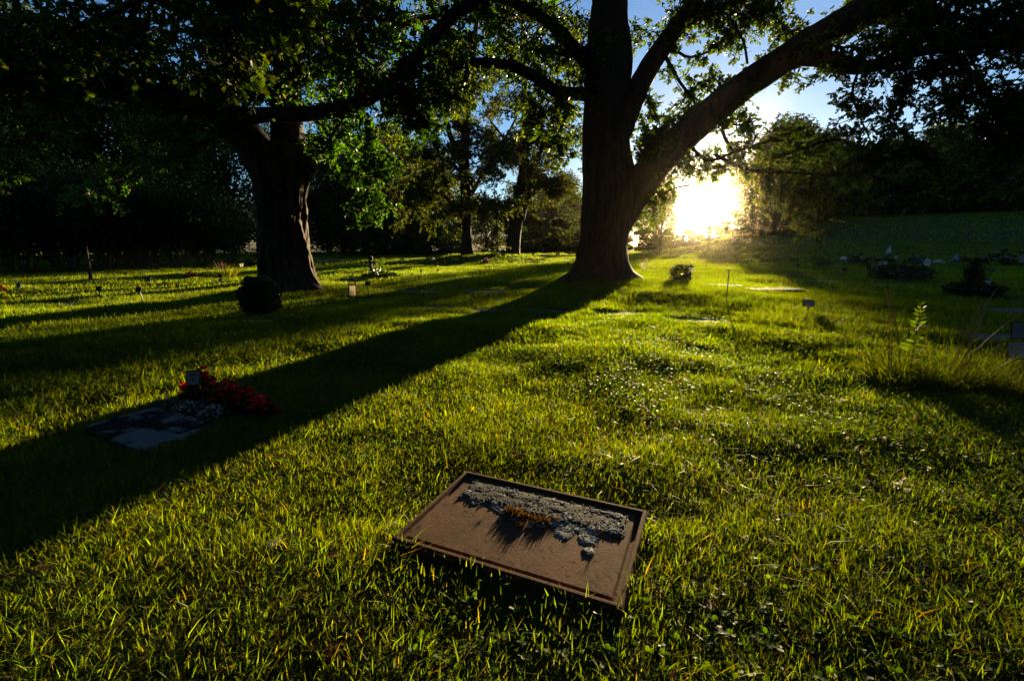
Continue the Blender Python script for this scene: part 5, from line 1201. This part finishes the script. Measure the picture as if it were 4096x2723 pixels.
for (px, py) in ((3185, 1822), (3380, 1790), (3420, 1835), (3436, 1850), (3495, 1797), (3530, 1790), (3710, 1918), (3755, 1850), (2980, 2208), (3620, 2008), (2700, 1750), (2760, 1690)): dup(c0, G(px, py), px, 1.0)
c1 = dup(c0, G(3568, 2022), 0, 1.7, 'larger ragged clover head in the right grass, nearer one of the two'); dup(c0, G(3606, 2002), 2, 1.6, 'larger ragged clover head in the right grass, farther one of the two')
for (px, py) in ((785, 1400), (830, 1402), (860, 1408), (945, 1358), (908, 1356), (700, 1370), (870, 1450), (990, 1395)): dup(c0, G(px, py), px, 1.3, 'tiny white clover head in the shade band left of the oak shadow')
GLARE_HAZE=.00013; EXPO=2.25

# ------------------------------------------------------------------ sky, sun, haze
world = bpy.data.worlds.new('World'); scene.world = world; world.use_nodes = True
wn = world.node_tree; bg = wn.nodes['Background']
sky = wn.nodes.new('ShaderNodeTexSky'); sky.sky_type = 'NISHITA'; sky.sun_disc = False
sky.sun_elevation = SUN_EL; sky.sun_rotation = SUN_AZ; sky.altitude = 50; sky.air_density = 1.0; sky.dust_density = .3; sky.ozone_density = 4.0
wn.links.new(sky.outputs[0], bg.inputs['Color']); bg.inputs['Strength'].default_value = .05
sl = bpy.data.lights.new('sun', 'SUN'); sl.energy = 5.0; sl.angle = R(.53); sl.color = (1.0, .77, .42)
so = bpy.data.objects.new('sun', sl); COL.objects.link(so)
so.rotation_euler = Vector(sd).to_track_quat('Z', 'Y').to_euler(); so.location = (60, 150, 40)
if GLARE_HAZE:  # scattering volume added to imitate lens glare around the sun
    hb = MB(); hb.box((0, 150, 12), (900, 1100, 29)); 
    m, nt, o = mat('glare_air')
    v = N(nt, 'ShaderNodeVolumePrincipled', _Density=GLARE_HAZE, _Anisotropy=.97); v.inputs['Color'].default_value = (1, .80, .56, 1)
    L(nt, v.outputs[0], o.inputs['Volume'])
    tag(hb.build('haze', m), 'thin haze volume added to make the glare around the low sun', None, kind='stuff')

vs = scene.view_settings; vs.view_transform = 'Standard'; vs.look = 'None'; vs.exposure = EXPO; vs.gamma = 1.0; vs.use_curve_mapping = False
cy = scene.cycles
cy.max_bounces = 7; cy.diffuse_bounces = 3; cy.glossy_bounces = 2; cy.transmission_bounces = 4; cy.transparent_max_bounces = 4; cy.volume_bounces = 0
cy.use_denoising = True; cy.sample_clamp_indirect = 4.0; cy.caustics_reflective = False; cy.caustics_refractive = False
